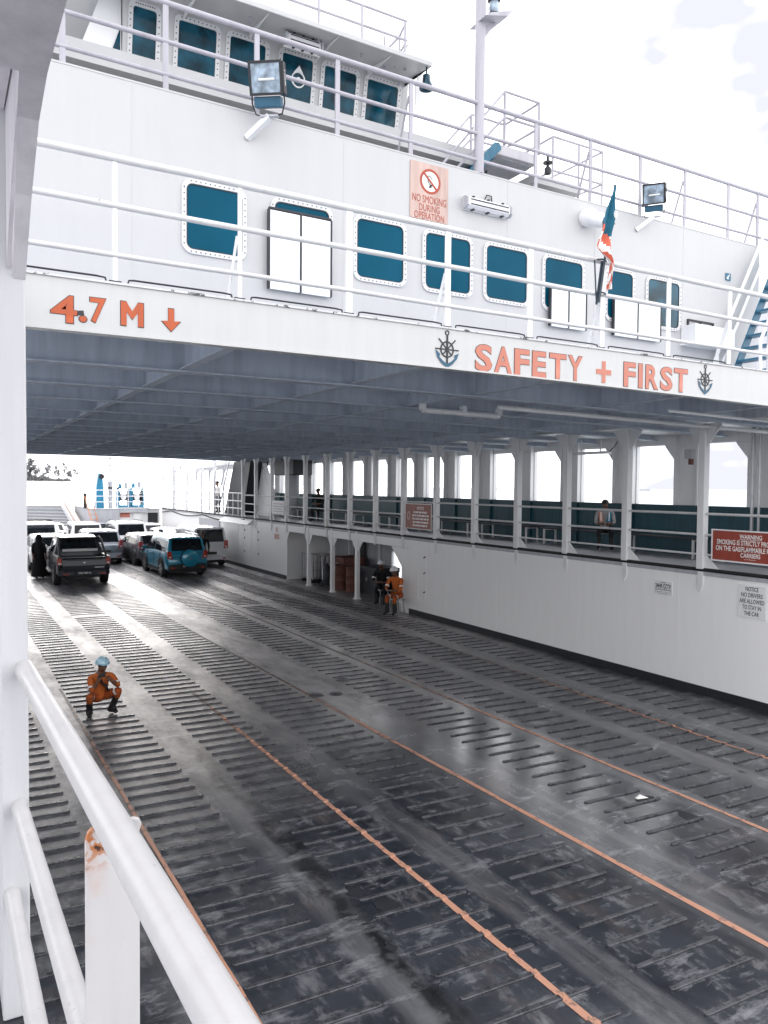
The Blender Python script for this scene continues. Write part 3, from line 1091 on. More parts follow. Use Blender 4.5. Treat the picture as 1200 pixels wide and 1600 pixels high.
# block capitals, one by one, at their places on the beam
for ch, x0, x1, z0, z1 in (('4', .80, 1.00, 5.055, 5.275), ('.', 1.015, 1.075, 5.075, 5.125), ('7', 1.10, 1.225, 5.08, 5.285), ):
    outlined(ch, (x0 + x1) / 2, (z0 + z1) / 2, x1 - x0, z1 - z0, MARK_O, .022)
def big_m(g):
    x0, x1, z0, z1 = 1.345 - g, 1.53 + g, 5.085 - g, 5.285 + g
    m, t = (x0 + x1) / 2, .046 + g
    return [(x0, z0), (x0 + t, z0), (x0 + t, z1 - .085), (m, z0 + .055), (x1 - t, z1 - .085), (x1 - t, z0), (x1, z0), (x1, z1), (x1 - t * .95, z1), (m, z0 + .125), (x0 + t * .95, z1), (x0, z1)]
ax, az = 1.765, 5.175
arrow = [(ax - .025, az + .095), (ax + .025, az + .095), (ax + .025, az - .01), (ax + .08, az - .005), (ax, az - .10), (ax - .08, az - .015), (ax - .025, az - .01)]
painted('lettering', [big_m(0)], MARK_O, FY - .006, fb)
painted('lettering_outline', [big_m(.006)], MARK_B, FY - .0035, fb)
painted('height_arrow', [arrow], MARK_O, FY - .006, fb)
painted('height_arrow_outline', [[(ax + (x - ax) * 1.1, az + (z - az) * 1.07) for x, z in arrow]], MARK_B, FY - .0035, fb)
painted('paint_patch', [[(1.0, 5.125), (1.055, 5.13), (1.05, 5.17), (1.01, 5.165)]], MARK_B, FY - .003, fb)
wd = [('S', 5.04, 5.27), ('A', 5.30, 5.55), ('F', 5.585, 5.80), ('E', 5.845, 6.05), ('T', 6.10, 6.36), ('Y', 6.39, 6.62)]
for ch, x0, x1 in wd: outlined(ch, (x0 + x1) / 2, 5.155, x1 - x0, .29, MARK_P, .03)
px, pz = 6.97, 5.15
plus = [(px - .03, pz + .13), (px + .03, pz + .13), (px + .03, pz + .03), (px + .125, pz + .03), (px + .125, pz - .03), (px + .03, pz - .03), (px + .03, pz - .13), (px - .03, pz - .13), (px - .03, pz - .03), (px - .125, pz - .03), (px - .125, pz + .03), (px - .03, pz + .03)]
painted('plus_mark', [plus], MARK_P, FY - .006, fb)
for ch, x0, x1 in (('F', 7.31, 7.52), ('I', 7.57, 7.645), ('R', 7.70, 7.93), ('S', 7.97, 8.20), ('T', 8.23, 8.49)):
    outlined(ch, (x0 + x1) / 2, 5.155, x1 - x0, .30, MARK_P, .03)

def emblem(cx, cz):
    e = MB()
    y0, y1 = FY - .006, FY - .001
    def circ(x, z, r, n=20): return [(x + r * math.cos(2 * math.pi * k / n), z + r * math.sin(2 * math.pi * k / n)) for k in range(n)]
    e.ring(circ(cx, cz, .088), circ(cx, cz, .072), 'y', y0, y1)
    e.ring(circ(cx, cz, .022, 12), circ(cx, cz, .011, 12), 'y', y0 - .001, y1 - .0005)
    for k in range(8):
        if k in (2, 6): continue
        a = math.pi / 4 * k
        L = .15 if k not in (5, 7) else .09
        e.bar((cx + .022 * math.cos(a), FY - .005, cz + .022 * math.sin(a)), (cx + L * math.cos(a), FY - .005, cz + L * math.sin(a)), .013, .004, upv=(0, 1, 0))
    e.bar((cx, FY - .007, cz - .17), (cx, FY - .007, cz + .15), .022, .003, upv=(0, 1, 0))
    e.ring(circ(cx, cz + .175, .028, 14), circ(cx, cz + .175, .016, 14), 'y', y0, y1)
    em = e.build('anchor_emblem', ANCH, fb)
    a = MB()
    arm = [(cx, cz - .195), (cx + .07, cz - .15), (cx + .125, cz - .09), (cx + .15, cz - .03), (cx + .09, cz - .055), (cx + .10, cz - .085), (cx + .05, cz - .125), (cx, cz - .15),
           (cx - .05, cz - .125), (cx - .10, cz - .085), (cx - .09, cz - .055), (cx - .15, cz - .01), (cx - .125, cz - .09), (cx - .07, cz - .15)]
    a.prism(arm, 'y', FY - .009, FY - .0075)
    a.build('anchor_arms', NAVY, em)
emblem(4.67, 5.20)
emblem(8.84, 5.20)

# ---- railing on the beam
fr = thing('front_railing', 'white three-bar railing standing on the lettered beam before the cabin windows', 'railing', (6, FY, 5.42))
for nm, z, r in (('top_rail', 6.46, .032), ('mid_rail', 6.07, .026), ('low_rail', 5.66, .022)):
    b = MB()
    pts = [(-1.0 + k * .5, FY, z + random.uniform(-.004, .004)) for k in range(30)]
    b.tube(pts, r, 10)
    b.build(nm, RAILW, fr, smooth=True)
FP = [0.15, 1.30, 2.385, 3.50, 4.67, 5.80, 6.93, 8.10, 9.32, 10.5, 11.6]
for k, x in enumerate(FP):
    b = MB()
    w = .018 if k in (1, 2) else .035
    b.box(x - w, x + w, FY - .008, FY + .008, 5.42, 6.45)
    b.build('stanchion', WHITE, fr)
    if k in (2, 4, 6, 8):
        b = MB()
        b.bar((x - .02, FY + .012, 6.0), (x - .05, FY + .20, 5.43), .05, .012, upv=(1, 0, 0))
        b.build('back_stay', WHITE, fr)
    if k < 8:
        b = MB()
        x2 = FP[k + 1]
        b.tube([(x + .10, FY - .005, 5.42), (x + .11, FY - .005, 5.462), (x + .15, FY - .005, 5.468), (x2 - .15, FY - .005, 5.468), (x2 - .08, FY - .005, 5.462), (x2 - .07, FY - .005, 5.42)], .0085, 6)
        b.build('foot_bar', DARKST, fr)
    b = MB()
    b.box(x - .05, x + .05, FY - .012, FY + .03, 5.434, 5.446)
    b.build('foot_plate', DARKST, fr)

# ================================================================== DECKHOUSE
HY = 8.20
dh = thing('deckhouse', 'big white deckhouse front above the car deck with a row of teal windows', 'deckhouse', (6, HY, 5.42))
b = MB()
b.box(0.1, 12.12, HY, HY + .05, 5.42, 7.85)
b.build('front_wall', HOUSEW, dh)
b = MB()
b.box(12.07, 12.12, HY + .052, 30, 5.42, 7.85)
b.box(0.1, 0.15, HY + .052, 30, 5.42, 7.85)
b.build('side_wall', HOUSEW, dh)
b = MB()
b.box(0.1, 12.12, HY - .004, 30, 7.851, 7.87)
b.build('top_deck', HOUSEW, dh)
for x in (1.75, 4.18, 6.65, 8.27, 10.18):
    b = MB()
    b.box(x, x + .012, HY - .0025, HY + .001, 5.44, 7.84)
    b.build('weld_seam', HOUSEW, dh)
for xa, xb in zip((.12, 1.765, 4.195, 6.665, 8.285, 10.195), (1.748, 4.178, 6.648, 8.268, 10.178, 12.1)):
    b = MB()
    b.box(xa, xb, HY - .0024, HY + .001, 7.05, 7.060)
    b.build('weld_seam', HOUSEW, dh)
def window(x0, x1, z0, z1, rounded=.07, pane=TEALG, y=HY, parent=None, rake=0.0, bolts=True):
    parent = parent or dh
    cx, cz, w, h = (x0 + x1) / 2, (z0 + z1) / 2, x1 - x0, z1 - z0
    b = MB()
    b.ring(rrect(cx, cz, w + .10, h + .10, rounded + .045), rrect(cx, cz, w, h, rounded), 'y', y - .022, y - .001)
    f = b.build('window', RAILW, parent, bevel=.004)
    b = MB()
    b.prism(rrect(cx, cz, w + .02, h + .02, rounded), 'y', y - .010, y - .0035)
    b.build('pane', pane, f)
    b = MB()
    b.ring(rrect(cx, cz, w, h, rounded), rrect(cx, cz, w - .022, h - .022, rounded - .01), 'y', y - .017, y - .0108)
    b.build('pane_edge_shadow', DARKST, f)  # dark ring added as the shadow line along the pane edge
    if bolts:
        b = MB()
        per = []
        for k in range(11):
            per += [(x0 + .05 + (w - .1) * k / 10, z1 + .026), (x0 + .05 + (w - .1) * k / 10, z0 - .026)]
        for k in range(10):
            per += [(x0 - .026, z0 + .05 + (h - .1) * k / 9), (x1 + .026, z0 + .05 + (h - .1) * k / 9)]
        for xx, zz in per:
            b.lathe([(.0065, y - .029), (.0065, y - .021)], (xx, 0, zz), 'y', 6)
        stuff(b.build('bolts', DARKST, f))
    return f
for x0, x1 in ((2.31, 2.93), (3.31, 3.99), (4.36, 5.01), (5.34, 6.03), (6.30, 6.99), (7.32, 8.02), (8.53, 9.05), (9.39, 10.09)):
    window(x0, x1, 6.26, 6.95, pane=DARKTEAL if x0 > 9.2 else TEALG)
def board(x0, x1, z0, z1, label):
    t = thing('window_board', label, 'board', ((x0 + x1) / 2, HY - .05, z0), 'white boards leaning below the cabin windows')
    m = (x0 + x1) / 2
    b = MB()
    b.box(x0, m - .012, HY - .075, HY - .045, z0, z1)
    b.build('panel', BRIGHTPLATE, t)
    b = MB()
    b.box(m + .012, x1, HY - .075, HY - .045, z0, z1)
    b.build('panel', BRIGHTPLATE, t)
    b = MB()
    for x in (x0, m, x1): b.box(x - .011, x + .011, HY - .082, HY - .04, z0 - .001, z1 + .01)
    b.box(x0, x1, HY - .080, HY - .042, z1 + .011, z1 + .032)
    b.build('dark_frame', DARKST, t)
board(3.22, 3.99, 5.95, 6.82, 'tall white two-panel board in dark frame, covering most of a teal window')
board(7.38, 8.05, 6.00, 6.51, 'low white two-panel board in dark frame, left of the flag')
board(8.61, 9.61, 6.00, 6.52, 'low wide white two-panel board in dark frame, right of the flag')
t = thing('deck_locker', 'white box hung on the cabin wall beside the stair foot', 'locker', (10.63, HY - .1, 6.0))
b = MB()
b.box(10.16, 11.12, HY - .28, HY - .003, 6.03, 6.31)
b.build('body', WHITE, t, bevel=.008)
b = MB()
b.box(10.14, 11.14, HY - .30, HY - .003, 6.005, 6.028)
b.build('base_ledge', WHITE, t)
b = MB()
b.ring([(10.30, 6.32), (10.93, 6.32), (10.93, 6.44), (10.30, 6.44)], [(10.325, 6.34), (10.905, 6.34), (10.905, 6.415), (10.325, 6.415)], 'y', HY - .03, HY - .002)
b.box(10.60, 10.62, HY - .028, HY - .004, 6.345, 6.41)
b.build('dark_frame', DARKST, t)
# small items on the wall
def sign(name, label, cx, cz, w, h, mt, y=HY, cat='sign'):
    b = MB()
    b.prism(rrect(cx, cz, w, h, .012), 'y', y - .012, y - .003)
    return tag(b.build(name, mt), label, cat)
ns = sign('no_smoking_sign', 'pale pink no smoking during operation sign on the white cabin front', 5.39, 7.45, .57, .70, SIGNPINK)
def circ(x, z, r, n=28): return [(x + r * math.cos(2 * math.pi * k / n), z + r * math.sin(2 * math.pi * k / n)) for k in range(n)]
b = MB()
b.ring(circ(5.40, 7.585, .155), circ(5.40, 7.585, .125), 'y', HY - .016, HY - .0125)
b.bar((5.31, HY - .017, 7.67), (5.49, HY - .017, 7.50), .026, .003, upv=(0, 1, 0))
b.build('prohibition_ring', SIGNRED2, ns)
b = MB()
b.prism(circ(5.40, 7.585, .124), 'y', HY - .0135, HY - .0125)
b.build('ring_ground', SIGNW, ns)
b = MB()
b.bar((5.40, HY - .0145, 7.54), (5.36, HY - .0145, 7.585), .012, .001, upv=(0, 1, 0))
b.bar((5.36, HY - .0145, 7.585), (5.38, HY - .0145, 7.61), .010, .001, upv=(0, 1, 0))
b.prism([(5.375, 7.50), (5.415, 7.51), (5.43, 7.545), (5.395, 7.55)], 'y', HY - .015, HY - .0138)
b.tube([(5.35, HY - .0145, 7.64), (5.38, HY - .0145, 7.655), (5.41, HY - .0145, 7.64), (5.42, HY - .0145, 7.615)], .005, 5)
b.build('cigarette_mark', TXTK, ns)
letters('lettering', 'NO SMOKING', .51, .095, (5.39, HY - .015, 7.355), (1, 0, 0), SIGNRED2, ns, .0)
letters('lettering', 'DURING', .31, .085, (5.39, HY - .015, 7.25), (1, 0, 0), SIGNRED2, ns, .0)
letters('lettering', 'OPERATION', .45, .085, (5.39, HY - .015, 7.15), (1, 0, 0), SIGNRED2, ns, .0)
es = sign('exit_sign', 'small dark green sign with a white diagonal arrow on the cabin wall', 11.285, 7.24, .13, .12, STAIRB)
b = MB()
b.bar((11.31, HY - .014, 7.275), (11.265, HY - .014, 7.215), .018, .002, upv=(0, 1, 0))
b.prism([(11.245, 7.20), (11.30, 7.205), (11.25, 7.25)], 'y', HY - .015, HY - .0125)
b.build('arrow_mark', SIGNW, es)

def strip_light(c, L, label, tilt=0.0, y_out=.11):
    t = thing('bulkhead_lamp', label, 'lamp', c)
    x0, x1 = c[0] - L / 2, c[0] + L / 2
    z = c[2]
    b = MB()
    b.box(x0, x1, c[1] - .03, c[1] - .003, z - .085, z + .085)
    b.build('back_plate', WHITE, t)
    b = MB()
    pr = [(-.075, 0), (-.075, -.045), (-.045, -.085), (.045, -.085), (.075, -.045), (.075, 0)]
    b.prism([(c[1] - .031 + w, z + u) for u, w in pr], 'x', x0 + .02, x1 - .02)
    b.build('diffuser', TUBE, t, bevel=.006)
    for zz in (z - .03, z + .03):
        b = MB()
        b.tube([(x0 + .05, c[1] - .122, zz), (x1 - .05, c[1] - .122, zz)], .006, 6)
        b.build('guard_wire', DARKST, t)
    for x in (x0, x1):
        b = MB()
        b.prism([(c[1] - .031 + w * 1.12, z + u * 1.06) for u, w in pr], 'x', x - .012, x + .012)
        b.build('end_cap', GREYP, t)
    for x in (x0 + .12, c[0], x1 - .12):
        for s in (-1, 1):
            b = MB()
            b.box(x - .014, x + .014, c[1] - .09, c[1] - .03, z + s * .083 - .007, z + s * .083 + .007)
            b.build('clip', DARKST, t)
    b = MB()
    b.tube([(c[0] - .02, c[1] - .02, z + .09), (c[0] + .0, c[1] - .04, z + .16), (c[0] + .09, c[1] - .02, z + .17), (c[0] + .11, c[1] - .01, z + .10)], .008, 6)
    b.build('cable', DARKST, t)
    return t
strip_light((6.27, HY, 7.42), .72, 'wired white strip lamp on the cabin front beside the no smoking sign')

t = thing('dome_camera', 'round white security dome jutting from the cabin wall above the flag', 'camera', (8.1, HY, 7.55))
b = MB()
b.lathe([(.085, HY - .20), (.115, HY - .17), (.125, HY - .05), (.11, HY - .002)], (8.05, 0, 7.60), 'y', 18)
b.build('housing', WHITE, t, smooth=True)
b = MB()
b.tube([(8.08, HY - .12, 7.58), (8.18, HY - .26, 7.52)], [.11, .095], 16)
b.build('neck', WHITE, t, smooth=True)
b = MB()
b.tube([(8.20, HY - .27, 7.515), (8.19, HY - .285, 7.47)], [.10, .085], 16)
b.build('lens_ring', LENS, t, smooth=True)
b = MB()
b.tube([(8.30, HY - .30, 7.55), (8.33, HY - .30, 7.59)], .01, 5)
b.tube([(8.31, HY - .30, 7.50), (8.35, HY - .30, 7.50)], .01, 5)
b.build('bolt', DARKST, t)

# ================================================================== UPPER DECK
ur = thing('upper_railing', 'white railing along the top edge of the deckhouse', 'railing', (6, HY, 7.86))
UY = HY + .03
for nm, z, r in (('top_rail', 8.77, .030), ('mid_rail', 8.375, .024), ('low_rail', 8.035, .022)):
    b = MB()
    b.tube([(.2, UY, z), (13.0, UY, z)], r, 10)
    b.build(nm, RAILG, ur, smooth=True)
for x in (.2, 1.10, 2.105, 3.11, 4.11, 5.13, 7.16, 8.19, 9.22, 10.23, 11.30, 12.08, 12.95):
    b = MB()
    b.box(x - .028, x + .028, UY - .012, UY + .012, 7.862, 8.76)
    b.build('stanchion', RAILG, ur)
for x in (5.13, 8.19, 10.23, 12.08):
    b = MB()
    b.bar((x - .02, UY + .02, 8.6), (x - .07, UY + .22, 7.88), .035, .012, upv=(1, 0, 0))
    b.build('back_stay', RAILG, ur)
# raised platform behind the railing, with a shadow gap under it
t = thing('bridge_platform', 'low white raised platform carrying the wheelhouse, dark gap beneath', 'platform', (4.7, 10, 7.87))
b = MB()
b.box(.4, 6.50, 8.62, 16, 8.15, 8.36)
b.build('platform_edge', HOUSEW, t)
b = MB()
b.box(7.47, 8.40, 8.62, 16, 8.15, 8.27)
b.build('platform_edge', HOUSEW, t)
b = MB()
b.box(.45, 8.36, 9.30, 16, 7.872, 8.148)
b.build('support', GREYP, t)

# ---- wheelhouse
WY = 9.8
wh = thing('wheelhouse', 'white wheelhouse with raked front windows under a broad roof overhang', 'wheelhouse', (4, WY, 8.24))
RK = .115 / .62                      # forward rake of the front, metres per metre of height
def fy(z, off=0.0): return WY - (z - 8.88) * RK + off
b = MB()
b.add([(1.98, fy(8.24), 8.24), (5.98, fy(8.24), 8.24), (5.98, fy(9.72), 9.72), (1.98, fy(9.72), 9.72),
       (1.98, 13.5, 8.24), (6.1, 13.5, 8.24), (6.1, 13.5, 9.72), (1.98, 13.5, 9.72)],
      [(0, 1, 2, 3), (1, 5, 6, 2), (5, 4, 7, 6), (4, 0, 3, 7)])
b.build('shell', HOUSEW, wh)
def wh_window(x0, x1, z0, z1, grey=False, screen=False):
    cx, cz, w, h = (x0 + x1) / 2, (z0 + z1) / 2, x1 - x0, z1 - z0
    def lift(mb, d):
        mb.v = [(x, fy(z, y), z) for x, y, z in mb.v]
        return mb
    b = MB()
    b.ring(rrect(cx, cz, w + .11, h + .11, .07), rrect(cx, cz, w, h, .035), 'y', -.022, -.001)
    f = lift(b, 0).build('window', RAILW, wh)
    b = MB()
    b.prism(rrect(cx, cz, w + .01, h + .01, .035), 'y', -.008, -.0025)
    lift(b, 0).build('pane', DARKTEAL, f)
    b = MB()
    for k in range(9):
        for xx, zz in ((x0 + .03 + (w - .06) * k / 8, z1 + .03), (x0 - .03, z0 + .03 + (h - .06) * k / 8), (x1 + .03, z0 + .03 + (h - .06) * k / 8)):
            b.lathe([(.007, -.029), (.007, -.021)], (xx, 0, zz), 'y', 6)
    stuff(lift(b, 0).build('bolts', DARKST, f))
    if screen:
        b = MB()
        b.ring(circ(cx + .02, cz + .02, .10), circ(cx + .02, cz + .02, .085), 'y', -.030, -.012)
        b.lathe([(.03, -.034), (.03, -.012)], (cx + .02, 0, cz + .02), 'y', 12)
        b.prism([(cx - .05, cz + .10), (cx + .02, cz + .19), (cx + .09, cz + .09), (cx + .02, cz + .115)], 'y', -.03, -.012)
        lift(b, 0).build('clear_view_screen', WHITE, f)
    return f
for i, (x0, x1) in enumerate(((2.09, 2.37), (2.64, 3.12), (3.30, 3.78), (4.02, 4.46), (4.64, 5.13), (5.31, 5.81))):
    wh_window(x0, x1, 8.90, 9.50, screen=(i == 3))
# roof with deep soffit, coaming and railing
b = MB()
prof = [(8.95, 9.50), (8.95, 9.57), (13.8, 9.75), (13.8, 9.62), (9.68, 9.62)]
b.prism(prof, 'x', 1.2, 5.92)
rf2 = b.build('roof', HOUSEW, wh, bevel=.01)
b = MB()
b.prism([(6.10, 9.60), (6.23, 9.34), (5.88, 9.02), (5.86, 9.40), (5.93, 9.58)], 'y', 9.30, 9.32)
b.build('roof_end_plate', WHITE, rf2)
for x in (1.7, 2.7, 3.55, 4.5, 5.3):
    b = MB()
    b.prism([(8.98, 9.50), (9.66, 9.615), (9.66, 9.52), (9.3, 9.51)], 'x', x - .006, x + .006)
    b.build('soffit_rib', WHITE, rf2)
t = strip_light((4.14, 9.35, 9.46), .5, 'small wired strip lamp under the wheelhouse roof overhang')
rr = thing('roof_railing', 'thin white railing on top of the wheelhouse roof', 'railing', (4, 9.2, 9.56))
for z in (10.19, 9.93):
    b = MB()
    b.tube([(1.4, 9.25, z), (5.68, 9.25, z), (5.78, 9.6, z), (5.9, 12.5, z)], .018, 6)
    b.build('rail', RAILG, rr, smooth=True)
for x, y in ((2.6, 9.25), (3.4, 9.25), (4.34, 9.25), (4.98, 9.25), (5.66, 9.25), (5.78, 9.6), (5.9, 12.5)):
    b = MB()
    b.tube([(x, y, 9.50), (x, y, 10.19)], .018, 6)
    b.build('stanchion', RAILG, rr)
b = MB()
b.bar((5.52, 9.3, 9.55), (5.74, 9.3, 9.92), .02, .02)
b.build('corner_brace', RAILG, rr)
b = MB()
b.tube([(5.42, 9.4, 9.55), (5.42, 9.4, 9.98)], .015, 6)
b.box(5.42, 5.50, 9.39, 9.41, 9.77, 9.80)
tag(b.build('antenna_stub', RAILG), 'short white stub post on the wheelhouse roof corner', 'antenna')
b = MB()
b.lathe([(.035, 9.27), (.05, 9.26), (.055, 9.17), (.095, 9.10), (.10, 9.075), (.085, 9.07), (.05, 9.11), (.03, 9.2)], (5.87, 9.02, .14), 'z', 18)
b.tube([(5.87, 9.02, 9.40), (5.87, 9.02, 9.52)], .012, 6)
bell = tag(b.build('ship_bell', mat('bell_bronze', (0.012, 0.05, 0.075), 0.3, 0.6)), 'dark bell hanging from the corner of wheelhouse roof', 'bell')
bell.data.polygons.foreach_set('use_smooth', [True] * len(bell.data.polygons))
# port wing: white slanted structure left of the wheelhouse
t = thing('bridge_wing', 'white slanted bridge wing shell at the left end of the wheelhouse', 'bridge wing', (1.75, WY, 8.24))
b = MB()
b.prism([(1.97, 9.75), (1.80, 9.75), (1.46, 8.78), (1.52, 8.70), (1.97, 8.70)], 'y', 9.78, 10.6)
b.build('shell', WHITE, t)
b = MB()
b.prism([(1.955, 9.24), (1.955, 8.80), (1.85, 8.80), (1.86, 8.95)], 'y', 9.765, 9.777)
b.build('triangular_pane', DARKTEAL, t)

# ---- mast
ms = thing('signal_mast', 'tall white mast rising through the upper railing, lamp near its top', 'mast', (6.20, 8.25, 7.87))
b = MB()
b.tube([(6.20, 8.25, 7.87), (6.20, 8.25, 12.5)], .068, 14)
b.build('pole', RAILG, ms, smooth=True)
b = MB()
b.prism([(6.14, 9.80), (6.22, 9.86), (6.58, 9.99), (6.50, 9.90)], 'y', 8.05, 8.42)
b.prism([(6.26, 9.63), (6.26, 9.80), (6.45, 9.90)], 'y', 8.23, 8.25)
b.build('lamp_platform', RAILG, ms)
lp = MB()
lp.lathe([(.07, 9.97), (.075, 10.0), (.06, 10.01)], (6.42, 8.25, 0), 'z', 14)
lp.lathe([(.065, 10.16), (.085, 10.17), (.085, 10.24), (.05, 10.27)], (6.42, 8.25, 0), 'z', 14)
lq = lp.build('masthead_lamp', DARKST, ms, smooth=True)
b = MB()
b.lathe([(.058, 10.01), (.066, 10.05), (.066, 10.12), (.058, 10.16)], (6.42, 8.25, 0), 'z', 14)
b.build('lamp_glass', FLOODGLASS, lq, smooth=True)

# ---- stair to the roof deck: platform, stringers, handrails
st = thing('roof_stair', 'pale stair platform with grey underside, teal stringers and tubular handrails on upper deck', 'stair', (7.0, 8.9, 7.87))
b = MB()
b.box(6.68, 7.42, 8.50, 9.25, 8.335, 8.475)
b.build('platform', RAILL, st, bevel=.01)
b = MB()
b.prism(rrect(7.06, 8.89, .68, .66, .12), 'z', 8.318, 8.334)
b.build('platform_underside', GREYP, st)
for xx, yy in ((6.9, 8.75), (7.22, 8.75), (6.9, 9.0)):
    b = MB()
    b.box(xx - .01, xx + .01, yy - .01, yy + .01, 8.285, 8.317)
    b.build('bolt_stud', DARKST, st)
for yy in (8.50, 9.22):
    b = MB()
    b.prism([(6.10, 7.88), (6.22, 7.88), (6.76, 8.40), (6.72, 8.48), (6.64, 8.47)], 'y', yy - .025, yy - .003)
    b.build('stringer', STAIRB, st)
for k in range(3):
    b = MB()
    b.box(6.20 + .15 * k, 6.36 + .15 * k, 8.51, 9.19, 7.98 + .14 * k, 8.005 + .14 * k)
    b.build('tread', STAIRB, st)
def rail(pts, parent, r=.018, name='handrail', mt=None):
    b = MB()
    b.tube(pts, r, 7)
    return b.build(name, mt or RAILG, parent, smooth=True)
for yy in (8.47, 9.24):
    rail([(5.72, yy, 7.92), (6.80, yy, 9.19)], st)
    rail([(5.95, yy, 7.92), (6.80, yy, 8.84)], st)
    rail([(6.80, yy, 9.19), (7.42, yy, 9.19)], st)
    rail([(6.80, yy, 8.84), (7.42, yy, 8.84)], st)
    for x in (6.80, 7.42): rail([(x, yy, 8.47), (x, yy, 9.19)], st, .022, 'upright')
rail([(7.42, 8.47, 9.19), (7.42, 9.24, 9.19)], st)
rail([(7.42, 8.47, 8.84), (7.42, 9.24, 8.84)], st)
t = thing('hatch_railing', 'low white tubular guard around a hatch, right of the roof stair', 'railing', (9.3, 10, 7.87))
for z in (9.22, 8.70):
    rail([(8.35, 9.2, z), (9.42, 9.2, z), (9.42, 11.6, z), (8.4, 11.6, z), (8.35, 9.2, z)], t, .02, 'rail')
for x, y in ((8.35, 9.2), (8.9, 9.2), (9.42, 9.2), (9.42, 11.6), (8.4, 11.6)):
    rail([(x, y, 7.87), (x, y, 9.22)], t, .02, 'upright')
b = MB()
b.lathe([(.05, 8.25), (.05, 8.33), (.02, 8.36), (.02, 8.55)], (7.62, 8.50, 0), 'z', 10)
b.lathe([(.07, 8.40), (.07, 8.42)], (7.62, 8.50, 0), 'z', 10)
b.build('hatch_valve', DARKST, t)

# ---- flood lamps on arms from the wall top
def flood(c, label, face=0.0, lettered=False, scale=1.0):
    """flood lamp whose glass is centred at c, looking to the deck in front"""
    t = thing('flood_lamp', label, 'flood lamp', c)
    x, y, z = c
    tilt = R(18)
    def tr(px, py, pz):
        px, py, pz = px * scale, py * scale, pz * scale
        y2 = py * math.cos(tilt) - pz * math.sin(tilt)
        z2 = py * math.sin(tilt) + pz * math.cos(tilt)
        a = face
        return (x + px * math.cos(a) - y2 * math.sin(a), y + px * math.sin(a) + y2 * math.cos(a), z + z2)
    def L(mb):
        mb.v = [tr(*p) for p in mb.v]
        return mb
    b = MB()
    b.add([(-.22, -.07, -.20), (.22, -.07, -.20), (.22, -.07, .20), (-.22, -.07, .20), (-.17, .15, -.13), (.17, .15, -.13), (.17, .15, .15), (-.17, .15, .15)],
          [(0, 1, 2, 3), (7, 6, 5, 4), (0, 4, 5, 1), (1, 5, 6, 2), (2, 6, 7, 3), (3, 7, 4, 0)])
    h = L(b).build('housing', FLOODBLUE, t, bevel=.006)
    b = MB()
    b.ring([(-.235, -.215), (.235, -.215), (.235, .215), (-.235, .215)], [(-.205, -.185), (.205, -.185), (.205, .185), (-.205, .185)], 'y', -.105, -.071)
    L(b).build('bezel', BLACKP, t)
    b = MB()
    b.prism([(-.204, -.184), (.204, -.184), (.204, .184), (-.204, .184)], 'y', -.092, -.084)
    L(b).build('glass', FLOODGLASS, t)
    b = MB()
    b.tube([(-.10, -.094, -.02), (.13, -.094, -.02)], .018, 8)
    L(b).build('bulb', LAMP_C, t)
    b = MB()
    b.box(-.19, .19, -.06, .10, -.36, -.222)
    L(b).build('gear_box', FLOODBLUE, t, bevel=.008)
    b = MB()
    b.box(.237, .262, -.10, .06, -.20, .20)
    sp = L(b).build('side_plate', BLACKP, t)
    if lettered:
        me = text_mesh('I-ONE', .20, .055, .012)
        for v in me.vertices:
            px, py = v.co.x, v.co.y
            v.co = Vector(tr(.264, -.02 - py * 1.0, px * -1.0)) - Vector(c)
        me.materials.clear()
        me.materials.append(TXTW)
        put('lettering', me, sp)
    for s in (-1, 1):
        b = MB()
        b.tube([(s * .225, .0, -.10), (s * .235, .0, -.30), (s * .19, .0, -.44), (s * .12, .0, -.46)], .011, 6)
        L(b).build('yoke_arm', DARKST, t)
    b = MB()
    b.bar(tr(-.13, .0, -.47), tr(.13, .0, -.47), .05, .02)
    b.build('yoke_plate', GREYP, t)
    b = MB()
    p = Vector(tr(0, 0, -.47))
    b.bar(p, (p.x - .16, HY - .005, p.z - .17), .06, .06)
    b.build('wall_arm', WHITE, t)
    return t
flood((3.08, 7.85, 8.08), 'large flood lamp with dark blue housing, hung before the wheelhouse windows', R(-36), True, .76)
flood((9.20, 7.95, 8.10), 'blue flood lamp on the wall top, right of the flag', R(-52), True, .68)

# ---- outside stair at the right end of the deckhouse
so = thing('side_stair', 'blue steel stair with white handrails climbing at the end of deckhouse', 'stair', (11.6, 7.8, 5.42))
for yy in (8.02, 7.35):
    b = MB()
    b.prism([(11.08, 5.44), (11.24, 5.44), (12.55, 7.86), (12.39, 7.86)], 'y', yy - .022, yy)
    b.build('stringer', STAIRB, so)
for k in range(11):
    z = 5.62 + .215 * k
    x = 11.15 + (z - 5.44) * .541
    b = MB()
    b.box(x - .10, x + .10, 7.351, 7.997, z - .02, z + .012)
    b.build('tread', STAIRB, so)
for yy in (8.08, 7.33):
    rail([(10.92, yy, 6.05), (12.03, yy, 8.0), (12.3, yy, 8.5)], so, .026, 'handrail', WHITE)
    rail([(11.02, yy, 5.80), (12.05, yy, 7.62), (12.4, yy, 8.2)], so, .024, 'handrail', WHITE)
    rail([(10.92, yy, 5.44), (10.90, yy, 6.06)], so, .026, 'newel_post', WHITE)
rail([(11.12, 7.33, 5.42), (11.12, 7.33, 6.5)], so, .035, 'newel_post', WHITE)

